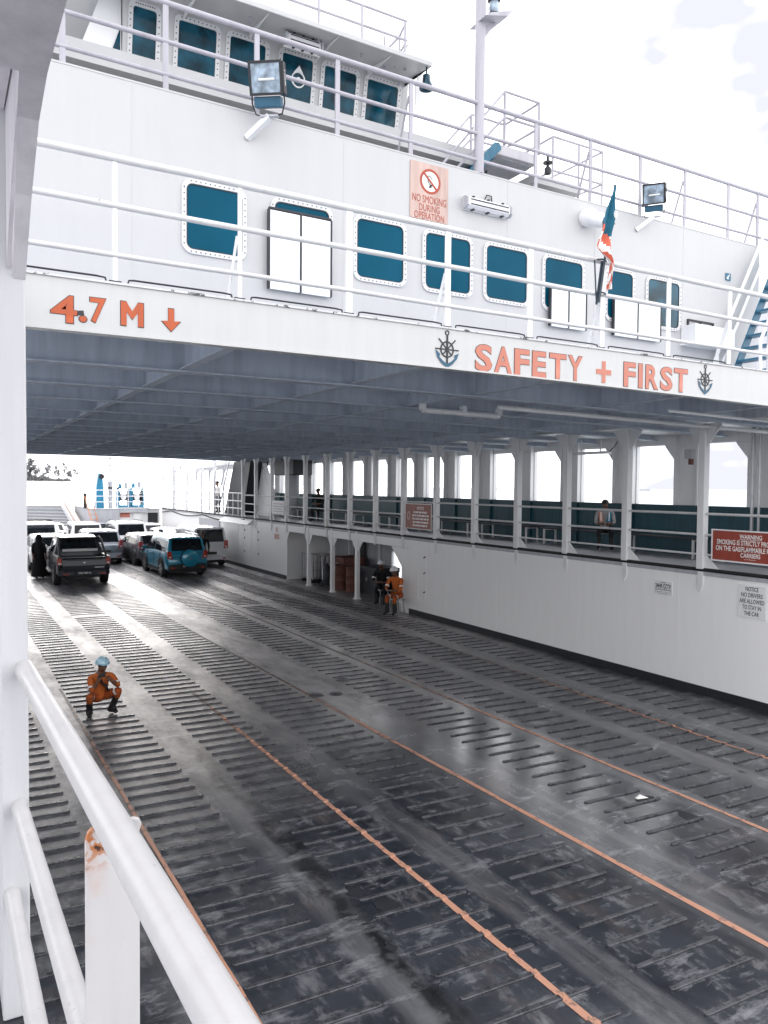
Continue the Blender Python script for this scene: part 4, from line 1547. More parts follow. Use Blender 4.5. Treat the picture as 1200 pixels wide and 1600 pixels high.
# ---- flag on its slanting pole
fl = thing('flag', 'furled striped flag with blue canton and white star on a slanting pole', 'flag', (6.90, 6.62, 5.9))
b = MB()
b.tube([(6.80, 6.66, 5.95), (6.97, 6.60, 7.34)], .014, 8)
b.build('pole', ROPEY, fl, smooth=True)
NU, NV = 10, 40
vs, fs, mi = [], [], []
for j in range(NV + 1):
    v = j / NV
    z = 7.32 - 1.22 * v
    pole_x = 6.965 - .15 * v
    if v < .62: wl_, wr = -.01 - .21 * (v / .62) ** .8, .015 + .03 * math.sin(v * 3)
    else:
        q = (v - .62) / .38
        wl_, wr = -.22 + .25 * min(1, q * 3.2), .035 + .055 * min(1, q * 2)
    for i in range(NU + 1):
        u = i / NU
        x = pole_x + wl_ + (wr - wl_) * u
        if v >= .62: x += .05 * (v - .62)
        y = 6.585 - .030 * math.sin(u * 9 + v * 2.2) * min(1, v * 3) - .012 * math.sin(v * 17 + u * 3)
        vs.append((x, y, z))
for j in range(NV):
    for i in range(NU):
        a = j * (NU + 1) + i
        fs.append((a, a + 1, a + NU + 2, a + NU + 1))
        u, v = (i + .5) / NU, (j + .5) / NV
        if v < .40 + .14 * u: mi.append(0)
        else:
            mi.append(1 + int((v * 11 - u * 2.3) % 2))
b = MB()
b.v, b.f, b.m = vs, fs, mi
b.build('cloth', [FLAG_B, FLAG_R, FLAG_W], fl, smooth=True)
b = MB()
sx, sz, sy = 6.925, 6.965, 6.535
star = []
for k in range(22):
    a = math.pi * 2 * k / 22
    rr_ = .058 if k % 2 == 0 else .022
    star.append((sx + rr_ * math.cos(a) * .8, sz + rr_ * math.sin(a)))
b.prism(star, 'y', sy, sy + .004)
b.build('star', FLAG_W, fl)
b = MB()
for z in (6.46, 6.07):
    b.tube([(6.79, 6.69, z), (6.84, 6.65, z), (6.90, 6.66, z), (6.95, 6.70, z)], .010, 5)
b.build('lashing', ROPEY, fl)
b = MB()
b.bar((6.76, 6.70, 6.45), (6.79, 6.69, 5.95), .012, .012)
b.bar((6.84, 6.66, 6.44), (6.79, 6.69, 5.93), .028, .012)
b.build('spare_stick', ROPEY, fl)

# ================================================================== NEAR SIDE: COLUMN, BRACKET, HANDRAIL
pc = thing('near_column', 'near white column with a flared grey bracket at its head', 'column', (.205, 2.8, 2.0))
b = MB()
b.box(.168, .250, 2.72, 2.92, 1.999, 5.2)
b.build('shaft', PILW, pc, bevel=.006)
b = MB()
b.box(.121, .254, 2.69, 2.96, 1.975, 1.998)
b.box(.121, .20, 2.80, 2.83, 1.80, 1.974)
b.build('base_plate', DARKST, pc)
b = MB()                      # haunch flange sweeping from the column up to the edge girder
fl_pts = [(2.718, 4.40), (2.52, 4.60), (2.32, 4.74), (2.13, 4.785)]
vs, fs = [], []
for k, (y, z) in enumerate(fl_pts):
    xl = .215 - .010 * k
    vs += [(xl, y, z), (.250, y, z), (.250, y, z + .02), (xl, y, z + .02)]
    if k:
        o = 4 * k
        fs += [(o - 4, o - 3, o + 1, o), (o - 3, o - 2, o + 2, o + 1), (o - 2, o - 1, o + 3, o + 2), (o - 1, o - 4, o, o + 3)]
fs += [(0, 1, 2, 3)]
b.add(vs, fs)
b.build('haunch_flange', BRACK, pc)
b = MB()
b.prism([(2.715, 4.43), (2.52, 4.63), (2.32, 4.77), (2.11, 4.81), (2.11, 5.1), (2.715, 5.1)], 'x', .195, .207)
b.build('haunch_web', BRACK, pc)
gd = thing('edge_girder', 'grey overhead girder carrying the walkway roof above the near column', 'girder', (.1, 0, 4.78))
b = MB()
b.box(-.02, .243, -4, 2.10, 4.755, 4.785)
b.box(-.02, .19, 2.102, 6.6, 4.92, 4.94)
b.build('bottom_flange', BRACK, gd)
b = MB()
b.box(.19, .205, -4, 2.095, 4.786, 5.19)
b.box(.01, .02, -4, 6.6, 4.95, 5.19)
b.build('web', BRACK, gd)
b = MB()
b.box(-1.0, .20, -4, 6.6, 5.20, 5.26)
struct(b.build('port_walkway_roof', BRACK))

nr = thing('near_handrail', 'thick white tubular handrail in the foreground, scuffed and chipped', 'railing', (.25, 1, 2.28))
for nm, z, r, x0, x1 in (('top_rail', 3.148, .030, .238, .302), ('mid_rail', 2.70, .0255, .220, .262), ('low_rail', 2.415, .0255, .197, .205)):
    b = MB()
    pts = [(x0 + (x1 - x0) * k / 16, 2.735 - .22 * k, z) for k in range(17)]
    b.tube(pts, r, 20)
    b.build(nm, NEARW, nr, smooth=True)
def rusty_bar():
    m = ship_paint('stanchion_rusty', (0.56, 0.545, 0.545), 0.4, streak=0.08, dent=0.3)
    nt, n, l, bs = nodes_of(m)
    src = bs.inputs['Base Color'].links[0].from_socket
    g = n.new('ShaderNodeNewGeometry')
    sep = n.new('ShaderNodeSeparateXYZ')
    l.new(g.outputs['Position'], sep.inputs[0])
    t = n.new('ShaderNodeTexNoise')
    t.inputs['Scale'].default_value = 55
    t.inputs['Detail'].default_value = 7
    l.new(g.outputs['Position'], t.inputs['Vector'])
    def rng(s, a, c, ta, tb):
        mr = n.new('ShaderNodeMapRange')
        mr.inputs['From Min'].default_value, mr.inputs['From Max'].default_value = a, c
        mr.inputs['To Min'].default_value, mr.inputs['To Max'].default_value = ta, tb
        l.new(s, mr.inputs['Value'])
        return mr.outputs[0]
    def m2(op, a, c):
        x = n.new('ShaderNodeMath')
        x.operation = op
        for i, v in enumerate((a, c)):
            if isinstance(v, float): x.inputs[i].default_value = v
            else: l.new(v, x.inputs[i])
        return x.outputs[0]
    top = rng(sep.outputs['Z'], 3.035, 3.085, 0.0, 1.0)            # chipped patch under the rail
    side = m2('MULTIPLY', rng(sep.outputs['X'], .258, .272, 1.0, 0.0), top)
    chip = m2('MULTIPLY', side, rng(t.outputs['Fac'], .46, .53, 0.0, 1.0))
    dark = m2('MULTIPLY', side, rng(t.outputs['Fac'], .60, .64, 0.0, 1.0))
    run = m2('MULTIPLY', rng(sep.outputs['Z'], 2.90, 3.05, 0.0, 0.55), rng(sep.outputs['X'], .245, .270, 1.0, 0.0))
    def mixc(f, a, col):
        x = n.new('ShaderNodeMix')
        x.data_type = 'RGBA'
        l.new(f, x.inputs['Factor'])
        l.new(a, x.inputs['A'])
        x.inputs['B'].default_value = col
        return x.outputs['Result']
    t2 = n.new('ShaderNodeTexNoise')
    t2.inputs['Scale'].default_value = 18
    l.new(g.outputs['Position'], t2.inputs['Vector'])
    runm = m2('MULTIPLY', run, rng(t2.outputs['Fac'], .42, .62, 0.0, 1.0))
    c1 = mixc(runm, src, (0.56, 0.30, 0.23, 1))
    c2 = mixc(chip, c1, (0.45, 0.16, 0.05, 1))
    c3 = mixc(dark, c2, (0.05, 0.018, 0.01, 1))
    l.new(c3, bs.inputs['Base Color'])
    return m
RUSTY = rusty_bar()
b = MB()
lp_ = [(.226, 2.0), (.322, 2.0), (.322, 3.100), (.326, 3.112), (.322, 3.122), (.312, 3.126), (.238, 3.122), (.230, 3.115), (.226, 3.10)]
b.prism(lp_, 'y', 1.455, 1.467)
b.build('flat_stanchion', RUSTY, nr, bevel=.002)
b = MB()
b.prism([(.226, 2.0), (.322, 2.0), (.322, 3.12), (.226, 3.10)], 'y', -.6, -.588)
b.build('flat_stanchion', NEARW, nr)
pw = casing_p = thing('port_casing', 'white inner casing wall below the near handrail', 'wall', (.28, 15, 0))
b = MB()
b.box(.06, .12, -6, 60, .004, 1.895)
b.build('wall_plate', WALLW, pw)
b = MB()
b.box(-2.42, -2.34, -6, 60, -2.6, 3.36)
tag(b.build('port_hull_side', WALLW), 'white port hull plating outboard of the near walkway', 'hull')

# ================================================================== SIGNS ON THE STARBOARD SIDE
def side_sign(name, label, yc, zc, w, h, mt, x, framed=None):
    """sign board in the plane of the casing, read from the car deck; yc is its centre along the ship"""
    t = thing(name, label, 'sign', (x, yc, zc))
    b = MB()
    b.box(x, x + .012, yc - w / 2, yc + w / 2, zc - h / 2, zc + h / 2)
    b.build('board', mt, t)
    if framed:
        b = MB()
        b.ring([(yc - w / 2 - .012, zc - h / 2 - .012), (yc + w / 2 + .012, zc - h / 2 - .012), (yc + w / 2 + .012, zc + h / 2 + .012), (yc - w / 2 - .012, zc + h / 2 + .012)],
               [(yc - w / 2 + .012, zc - h / 2 + .012), (yc + w / 2 - .012, zc - h / 2 + .012), (yc + w / 2 - .012, zc + h / 2 - .012), (yc - w / 2 + .012, zc + h / 2 - .012)], 'x', x - .008, x - .001)
        b.build('edge_frame', framed, t)
    return t
U = (0, -1, 0)                       # reading direction seen from inboard
wsn = side_sign('warning_sign', 'red warning sign about smoking hung on the passenger railing', 8.11, 2.76, 1.50, .54, SIGNRED, 11.93, SIGNW)
for s, w, h, z, bo in (('WARNING', .42, .075, 2.935, .02), ('SMOKING IS STRICTLY PROHIBITED', 1.30, .088, 2.825, .02), ('ON THE GAS/FLAMMABLE MATERIAL', 1.34, .088, 2.715, .02), ('CARRIERS', .37, .078, 2.615, .02), ('by The Management', .22, .022, 2.548, .01)):
    letters('lettering', s, w, h, (11.9275, 8.11, z), U, TXTW, wsn, bo)
b = MB()
b.box(11.9265, 11.929, 7.90, 8.32, 2.882, 2.889)
b.build('underline', TXTW, wsn)
nsn = side_sign('notice_sign', 'faded red notice sign with white lines of print, hung on railing far along', 18.55, 2.89, 1.38, .72, SIGNPALE, 11.93, SIGNW)
letters('lettering', 'NOTICE', .36, .085, (11.9275, 18.43, 3.13), U, TXTW, nsn, .03)
def print_lines(x, yc, z0, dz, widths, h, mt, parent):
    """lines of print too worn to read: broken strokes"""
    for k, w in enumerate(widths):
        b = MB()
        y = yc + w / 2
        while y > yc - w / 2 + .03:
            L = min(random.uniform(.05, .16), y - (yc - w / 2))
            b.box(x, x + .002, y - L, y, z0 - dz * k - h / 2 + random.uniform(-.004, .004), z0 - dz * k + h / 2)
            y -= L + random.uniform(.015, .035)
        b.build('worn_print', mt, parent)
print_lines(11.9265, 18.42, 3.01, .095, (.72, .86, .86, .80, .80), .052, TXTW, nsn)
b = MB()
b.ring([(19.06 + .085 * math.cos(a), 2.90 + .13 * math.sin(a)) for a in [k * math.pi / 8 for k in range(16)]],
       [(19.06 + .05 * math.cos(a), 2.90 + .08 * math.sin(a)) for a in [k * math.pi / 8 for k in range(16)]], 'x', 11.926, 11.929)
b.build('ring_mark', SIGNPINK, nsn)
fsn = side_sign('white_notice', 'pale white notice board fixed to the railing of the far passenger deck', 29.0, 2.86, 1.40, .54, SIGNW, 11.93)
print_lines(11.9265, 29.0, 3.0, .1, (1.0, 1.1, .9, 1.0), .04, GREYP, fsn)
cs = side_sign('cctv_sign', 'small white 24 hour CCTV notice on the casing wall', 9.95, 1.85, .42, .26, SIGNW, 11.985)
letters('lettering', '24HR CCTV', .36, .085, (11.982, 9.95, 1.885), U, TXTK, cs, .03)
letters('lettering', 'Recording & Monitoring', .36, .04, (11.982, 9.95, 1.815), U, TXTK, cs, .012)
letters('lettering', 'WARNING', .12, .02, (11.982, 9.95, 1.955), U, TXTK, cs, .04)
letters('lettering', 'in operation on this vessel', .36, .018, (11.982, 9.95, 1.772), U, TXTK, cs, .01)
letters('lettering', 'at all times', .22, .018, (11.982, 9.95, 1.745), U, TXTK, cs, .01)
ds = side_sign('driver_notice', 'white notice forbidding drivers to stay in the car, on the casing wall', 8.10, 1.83, .52, .56, SIGNW, 11.985)
for s, w, z in (('NOTICE', .24, 2.045), ('NO DRIVERS', .40, 1.94), ('ARE ALLOWED', .46, 1.835), ('TO STAY IN', .35, 1.73), ('THE CAR', .28, 1.625)):
    letters('lettering', s, w, .075, (11.982, 8.10, z), U, TXTK, ds, .012)

# lamp, junction box and pipes under the passenger-deck head
t = thing('deck_lamp', 'white strip lamp hung from pipes over the seated passenger', 'lamp', (13.0, 12.9, 4.6))
b = MB()
b.box(12.9, 13.1, 12.35, 13.45, 4.52, 4.58)
b.build('body', TUBE, t, bevel=.015)
for y in (12.6, 13.2):
    b = MB()
    b.tube([(13.0, y, 4.58), (13.0, y, 4.85)], .015, 6)
    b.build('hanger', WHITE, t)
b = MB()
b.tube([(13.0, 12.35, 4.57), (13.0, 12.2, 4.66), (13.0, 12.1, 4.78)], .01, 5)
b.build('cable', BLACKP, t)
t = thing('junction_box', 'small rusty brown junction box high on a passenger-deck column', 'box', (11.9, 9.32, 4.35))
b = MB()
b.box(11.84, 11.925, 9.25, 9.42, 4.30, 4.47)
b.build('body', GREYP, t, bevel=.006)
b = MB()
b.lathe([(.045, 4.19), (.05, 4.22), (.05, 4.295)], (11.88, 9.30, 0), 'z', 10)
b.build('bell_mouth', RUSTD, t)
t = thing('drain_pipe', 'bare metal pipe standing behind the red smoking warning sign', 'pipe', (13.7, 9.3, 2.3))
b = MB()
b.tube([(13.7, 9.30, 2.3), (13.7, 9.30, 4.95)], .035, 8)
b.tube([(13.7, 9.16, 2.3), (13.7, 9.16, 4.95)], .025, 8)
b.build('pipe', ALLOY, t, smooth=True)
b = MB()
b.box(11.98, 14.3, -6, 36, 4.952, 4.97)
struct(b.build('passenger_deck_head', WHITE))

# ================================================================== ALCOVE CONTENTS
def drum(x, y, label):
    b = MB()
    b.lathe([(.29, 0), (.295, .01), (.285, .03), (.285, .28), (.297, .295), (.285, .31), (.285, .57), (.297, .585), (.285, .60), (.285, .86), (.295, .875), (.29, .89), (.27, .885), (.27, .87)], (x, y, 0), 'z', 20)
    o = b.build('oil_drum', RUSTD, smooth=True)
    return tag(o, label, 'drum', 'rusty drums in the storage alcove')
drum(12.75, 24.0, 'rusty brown drum in the alcove, closer to the dark-clad seated crew member')
drum(12.62, 24.75, 'rusty brown drum in the alcove, next to the caged tank')
t = thing('caged_tank', 'white liquid tank in a metal cage inside the storage alcove', 'tank', (12.9, 27.3, 0))
b = MB()
b.box(12.45, 13.35, 26.75, 27.75, .14, 1.08)
b.build('bottle', TUBE, t, bevel=.06)
b = MB()
for k in range(7):
    b.box(12.43 + .15 * k, 12.45 + .15 * k, 26.72, 26.74, .12, 1.12)
    b.box(12.42, 12.44, 26.75 + .16 * k, 26.77 + .16 * k, .12, 1.12)
for k in range(4):
    z = .2 + .29 * k
    b.box(12.425, 13.37, 26.715, 26.735, z, z + .02)
    b.box(12.415, 12.435, 26.72, 27.77, z, z + .02)
b.build('cage', ALLOY, t)
b = MB()
for y in (26.8, 27.2, 27.6): b.box(12.42, 13.38, y, y + .12, 0, .11)
b.build('pallet', DARKST, t)
for i, (x, y, w, d, h, z, lab) in enumerate(((13.3, 25.5, .9, 1.0, .55, .55, 'brown crate stacked on the dark chest in the alcove'), (13.3, 25.5, 1.0, 1.2, .54, 0, 'dark chest at the back of the alcove beneath the brown crate'),
                                             (13.3, 23.2, .9, 1.3, .95, 0, 'dark locker at the back of the alcove behind the seated crew'))):
    t = thing('crate' if i == 0 else 'chest', lab, 'crate' if i == 0 else 'chest', (x, y, z))
    m_ = RUSTD if i == 0 else DARKST
    b = MB()
    b.box(x - w / 2, x + w / 2, y - d / 2, y + d / 2, z, z + h * .82)
    b.build('body', m_, t, bevel=.01)
    b = MB()
    b.box(x - w / 2 - .02, x + w / 2 + .02, y - d / 2 - .02, y + d / 2 + .02, z + h * .825, z + h)
    b.build('lid', m_, t, bevel=.01)
    b = MB()
    b.box(x - w / 2 - .03, x - w / 2 - .001, y - .06, y + .06, z + h * .5, z + h * .62)
    b.build('latch', ALLOY, t)
t = thing('hand_truck', 'small dark trolley with gas cylinder standing by the left alcove arch', 'trolley', (12.4, 26.0, 0))
b = MB()
b.tube([(12.35, 25.7, .15), (12.35, 25.8, 1.1), (12.6, 25.8, 1.1), (12.6, 25.7, .15)], .02, 6)
b.build('frame', ALLOY, t, smooth=True)
b = MB()
b.lathe([(.14, 0), (.16, .04), (.16, .6), (.08, .72), (.04, .8)], (12.47, 25.6, .08), 'z', 14)
b.build('cylinder', DARKST, t, smooth=True)
for x in (12.33, 12.62):
    b = MB()
    b.lathe([(.05, x - .02), (.12, x - .02), (.12, x + .02), (.05, x + .02)], (0, 25.72, .12), 'x', 14)
    b.build('wheel', RUBBER, t)

# ================================================================== BOW: shoulders, ramp, winches, canopy
sh = thing('bow_shoulder', 'white and grey bow shoulder block beneath the teal winches', 'bow block', (10, 52, 0))
b = MB()
b.box(8.10, 9.47, 48.0, 56, .01, 2.26)
b.build('grey_front', GREYP, sh)
b = MB()
b.box(9.48, 11.98, 48.3, 56, .01, 2.26)
b.build('white_front', WHITE, sh)
b = MB()
b.box(9.48, 11.2, 48.0, 48.29, 2.03, 2.34)
b.build('blue_beam', GREYP, sh)
b = MB()
b.box(11.22, 11.82, 48.24, 48.296, .75, 2.0)
b.build('dark_doorway', BLACKP, sh)
b = MB()
b.box(10.32, 10.82, 48.18, 48.296, 1.35, 2.0)
b.build('switch_box', SIGNW, sh, bevel=.01)
b = MB()
b.box(8.0, 12.02, 47.95, 56.2, 2.262, 2.28)
b.build('deck_plate', WHITE, sh)
t = thing('orange_notice', 'small orange notice on the white bow block under the winches', 'sign', (9.86, 48.25, 1.97))
b = MB()
b.box(9.58, 10.14, 48.26, 48.296, 1.73, 2.03)
b.prism([(9.68, 2.031), (10.04, 2.031), (9.98, 2.17), (9.74, 2.17)], 'y', 48.26, 48.296)
b.build('board', MARK_P, t)
letters('lettering', 'NOTICE', .42, .07, (9.86, 48.255, 1.95), (1, 0, 0), TXTK, t, .02)
# ramp
rp = thing('bow_ramp', 'pale ridged bow ramp raised beyond the parked cars', 'ramp', (5, 52, 0))
rx0, rx1 = 1.2, 7.55
b = MB()
b.add([(rx0, 47.5, .03), (rx1, 47.5, .03), (rx1, 57.2, 2.26), (rx0, 57.2, 2.26), (rx0, 47.5, -.3), (rx1, 47.5, -.3), (rx1, 57.2, 1.9), (rx0, 57.2, 1.9)],
      [(0, 1, 2, 3), (7, 6, 5, 4), (0, 4, 5, 1), (1, 5, 6, 2), (2, 6, 7, 3), (3, 7, 4, 0)])
b.build('ramp_plate', GREYP, rp)
for k in range(26):
    y = 47.8 + .36 * k
    z = .03 + (y - 47.5) * .2299
    b = MB()
    b.bar((rx0 + .2, y, z + .02), (rx1 - .2, y, z + .02), .06, .04)
    b.build('grip_bar', DARKST, rp)
for x0 in (rx0 - .3, rx1 + .003):
    b = MB()
    b.add([(x0, 47.5, .0), (x0 + .28, 47.5, .0), (x0 + .28, 57.2, 2.3), (x0, 57.2, 2.3), (x0, 47.5, .45), (x0 + .28, 47.5, .45), (x0 + .28, 57.2, 2.62), (x0, 57.2, 2.62)],
          [(3, 2, 1, 0), (4, 5, 6, 7), (0, 1, 5, 4), (1, 2, 6, 5), (2, 3, 7, 6), (3, 0, 4, 7)])
    b.build('side_beam', mat('ramp_side', (0.6, 0.5, 0.46), .6, var=.2) if x0 > 3 else WHITE, rp)
ol = thing('orange_ladder', 'orange rail ladder leading up beside the bow ramp', 'ladder', (7.8, 49, 0))
for x in (7.62, 7.98):
    b = MB()
    b.tube([(x + .35, 47.6, .9), (x - .05, 48.4, 3.0)], .03, 6)
    b.build('side_rail', LADDER_O, ol, smooth=True)
for k in range(7):
    f = (k + .5) / 7
    b = MB()
    b.bar((7.62 + .35 - .4 * f, 47.6 + .8 * f, .9 + 2.1 * f), (7.98 + .35 - .4 * f, 47.6 + .8 * f, .9 + 2.1 * f), .05, .03)
    b.build('rung', LADDER_O, ol)
b = MB()
b.box(7.55, 7.72, 48.6, 48.8, 2.28, 3.2)
tag(b.build('bollard_post', DARKST), 'dark post at the head of the orange ladder', 'post')
# winches
def winch(x, label, tall):
    t = thing('winch', label, 'winch', (x, 49.2, 2.28), 'teal winches on the bow')
    b = MB()
    b.box(x - .36, x + .36, 48.8, 49.7, 2.285, 2.46)
    b.build('bed_frame', TEALW, t)
    for sx in (-1, 1):
        b = MB()
        b.prism([(48.8, 2.46), (49.7, 2.46), (49.55, 2.28 + tall * .85), (49.35, 2.28 + tall), (49.0, 2.28 + tall), (48.9, 2.28 + tall * .8)], 'x', x + sx * .34 - .04, x + sx * .34 + .04)
        b.build('side_frame', TEALW, t)
    b = MB()
    b.lathe([(.40, x - .28), (.40, x - .24), (.20, x - .23), (.20, x + .23), (.40, x + .24), (.40, x + .28)], (0, 49.2, 2.95), 'x', 16)
    b.build('rope_drum', BLACKP, t, smooth=True)
    b = MB()
    b.tube([(x - .05, 48.98, 2.95), (x - .05, 48.90, 2.95)], .17, 12)
    b.build('drum_hub', SIGNW, t)
    for sx, hh in ((-.2, .22), (.16, .34)):
        b = MB()
        b.tube([(x + sx, 49.2, 2.28 + tall - .02), (x + sx, 49.2, 2.28 + tall + hh)], .11, 10)
        b.tube([(x + sx, 49.2, 2.28 + tall + hh), (x + sx, 49.2, 2.28 + tall + hh + .07)], .06, 8)
        b.build('motor', TEALW if sx < 0 else GREYP, t, smooth=True)
    b = MB()
    b.tube([(x - .30, 48.85, 2.28 + tall * .6), (x + .30, 48.85, 2.28 + tall * .75)], .03, 6)
    b.build('brake_lever', GREYP, t)
    return t
winch(9.95, 'left teal winch of the bow pair, round motor on top', 1.2)
winch(10.75, 'right teal winch of the bow pair, taller motor', 1.25)
t = thing('chain_guide', 'tapered teal guide post at the corner of the bow railing', 'guide post', (8.45, 49, 2.28))
b = MB()
b.prism([(8.22, 2.28), (8.74, 2.28), (8.70, 3.4), (8.62, 4.38), (8.42, 4.38), (8.30, 3.55)], 'y', 48.7, 49.1)
b.build('post', TEALW, t)
b = MB()
b.lathe([(.13, 48.6), (.15, 48.62), (.15, 48.68), (.13, 48.695)], (8.58, 0, 4.2), 'y', 14)
b.build('roller', BLACKP, t)
t = thing('bow_mast', 'thin grey mast with a crossbar among the bow winches', 'mast', (9.13, 49, 2.28))
b = MB()
b.tube([(9.13, 49, 2.28), (9.13, 49, 3.9)], .13, 10)
b.tube([(9.13, 49, 3.9), (9.13, 49, 5.3)], .05, 8)
b.build('pole', GREYP, t, smooth=True)
b = MB()
b.bar((8.85, 49, 4.55), (9.41, 49, 4.55), .04, .04)
b.bar((8.88, 49, 4.56), (9.13, 49, 5.0), .03, .03)
b.bar((9.38, 49, 4.56), (9.13, 49, 5.0), .03, .03)
b.lathe([(.1, 5.3), (.16, 5.34), (.06, 5.42)], (9.13, 49, 0), 'z', 10)
b.build('crossbar', GREYP, t)
b = MB()
b.box(8.7, 9.6, 48.7, 49.3, 3.48, 3.56)
b.build('base_table', DARKST, t)
# canopy beyond the covered deck
cp = thing('gangway_canopy', 'white canopy frame with arched posts over the bow gangway', 'canopy', (12.8, 42, 2.3))
b = MB()
b.prism([(47.9, 4.60), (47.9, 4.92), (37.6, 4.98), (37.6, 4.64)], 'x', 12.02, 12.10)
b.prism([(47.9, 4.60), (47.9, 4.92), (37.6, 4.98), (37.6, 4.64)], 'x', 14.1, 14.18)
b.build('edge_beam', WHITE, cp)
b = MB()
b.box(12.1, 14.1, 37.6, 47.9, 4.86, 4.90)
b.build('roof_sheet', WHITE, cp)
for y in (47.85, 45.2, 42.6, 39.9, 37.7):
    for x in (12.06, 14.14):
        b = MB()
        b.box(x - .05, x + .05, y - .05, y + .05, 2.30, 4.62)
        b.prism([(y - .05, 4.61), (y - .55, 4.61), (y - .22, 4.45), (y - .05, 4.05)], 'x', x - .02, x + .02)
        b.build('arched_post', WHITE, cp)
ld = thing('upright_ladder', 'thin dark upright ladder standing at the gangway canopy', 'ladder', (12.05, 44.2, 2.3))
for y in (43.5, 45.0):
    b = MB()
    b.box(11.90, 11.94, y - .03, y + .03, 2.30, 4.80)
    b.build('side_rail', GREYP, ld)
for k in range(6):
    b = MB()
    b.box(11.905, 11.935, 43.53, 44.97, 2.6 + .38 * k, 2.64 + .38 * k)
    b.build('rung', GREYP, ld)
# black inclined stair at the end of the covered deck
bs_ = thing('black_stair', 'black enclosed stair with white handrails at the end of covered passenger deck', 'stair', (12.6, 36.2, 2.3))
b = MB()
b.prism([(38.1, 2.31), (35.3, 2.31), (34.3, 4.9), (36.6, 4.9)], 'x', 12.7, 13.6)
b.build('casing', BLACKP, bs_)
for dy in (0.0, .45):
    b = MB()
    b.bar((12.5, 38.35 + dy, 2.5), (12.5, 36.75 + dy, 4.95), .05, .06)
    b.build('handrail', WHITE, bs_)
b = MB()
b.prism([(35.4, 2.31), (33.4, 2.31), (33.2, 3.5), (34.4, 4.9), (34.9, 4.9)], 'x', 13.3, 13.5)
b.build('white_side', WHITE, bs_)
t = thing('vent_trunk', 'dark ventilation trunk inside the far end of the passenger deck', 'vent', (13.6, 31.5, 2.3))
b = MB()
b.tube([(13.6, 31.4, 2.3), (13.6, 31.4, 4.2)], .30, 14)
b.build('trunk', GREYP, t, smooth=True)
b = MB()
b.box(13.1, 14.0, 30.2, 32.4, 4.2, 4.94)
b.build('hood', BLACKP, t, bevel=.05)

# ================================================================== VEHICLES
def loft(name, st, mt, parent):
    """car shell from stations (y, z_low, z_belt, z_top, w_low, w_belt, w_top) with wheel-side tumblehome; returns surface lookup"""
    rings = []
    for y, zl, zbt, zt, wl2, wb, wt in st:
        half = [(wl2 * .86, zl), (wl2, zl + .10), (wb + .012, zl + (zbt - zl) * .55), (wb, zbt), (wt + .015, zt - .055), (wt - .055, zt - .008), (wt * .5, zt + .012)]
        rings.append([(-x, y, z) for x, z in half] + [(x, y, z) for x, z in reversed(half)])
    n = len(rings[0])
    vs = [p for r in rings for p in r]
    fs = []
    for i in range(len(rings) - 1):
        for k in range(n - 1):
            a = i * n + k
            fs.append((a, a + 1, a + n + 1, a + n))
    fs.append(tuple(range(n)))
    fs.append(tuple((len(rings) - 1) * n + k for k in range(n - 1, -1, -1)))
    b = MB()
    b.add(vs, fs)
    o = b.build(name, mt, parent, smooth=38)
    def surf(i, s, k, t):
        p = Vector(rings[i][k]).lerp(Vector(rings[i + 1][k]), s)
        q = Vector(rings[i][k + 1]).lerp(Vector(rings[i + 1][k + 1]), s)
        return p.lerp(q, t)
    return o, surf, rings

def pane(name, surf, quads, mt, parent, lift=.010):
    """glass panel following the shell: quads are four (i, s, k, t) corners"""
    b = MB()
    ps = [surf(*c) for c in quads]
    nrm = (ps[1] - ps[0]).cross(ps[-1] - ps[0]).normalized()
    c = sum(ps, Vector()) / len(ps)
    if nrm.dot(c - Vector((0, 2.2, .8))) < 0: nrm = -nrm
    m = len(ps)
    vs = [p + nrm * lift for p in ps] + [p - nrm * .004 for p in ps]
    fs = [tuple(range(m)), tuple(range(2 * m - 1, m - 1, -1))] + [(k, k + m, (k + 1) % m + m, (k + 1) % m) for k in range(m)]
    b.add(vs, fs)
    return b.build(name, mt, parent)

def wheels(root, ys, half, r, wid=.20, rim=ALLOY):
    me_t = MB().lathe([(r * .60, -wid / 2), (r * .93, -wid / 2), (r, -wid * .32), (r, wid * .32), (r * .93, wid / 2), (r * .60, wid / 2), (r * .58, .0)], (0, 0, 0), 'x', 20).mesh('tyre', RUBBER, smooth=40)
    rb = MB()
    rb.lathe([(r * .60, -.05), (r * .62, wid * .50), (r * .55, wid * .50), (r * .50, wid * .30), (r * .16, wid * .34), (r * .14, wid * .42)], (0, 0, 0), 'x', 20)
    for k in range(5):
        a = 2 * math.pi * k / 5
        rb.bar((wid * .44, r * .12 * math.cos(a), r * .12 * math.sin(a)), (wid * .46, r * .54 * math.cos(a), r * .52 * math.sin(a)), r * .17, .025, upv=(1, 0, 0))
    me_r = rb.mesh('rim', rim)
    for y in ys:
        for s in (-1, 1):
            w = put('wheel', me_t, root, (s * (half - wid / 2), y, r))
            rr_ = put('rim', me_r, w)
            if s < 0: rr_.rotation_euler.z = math.pi

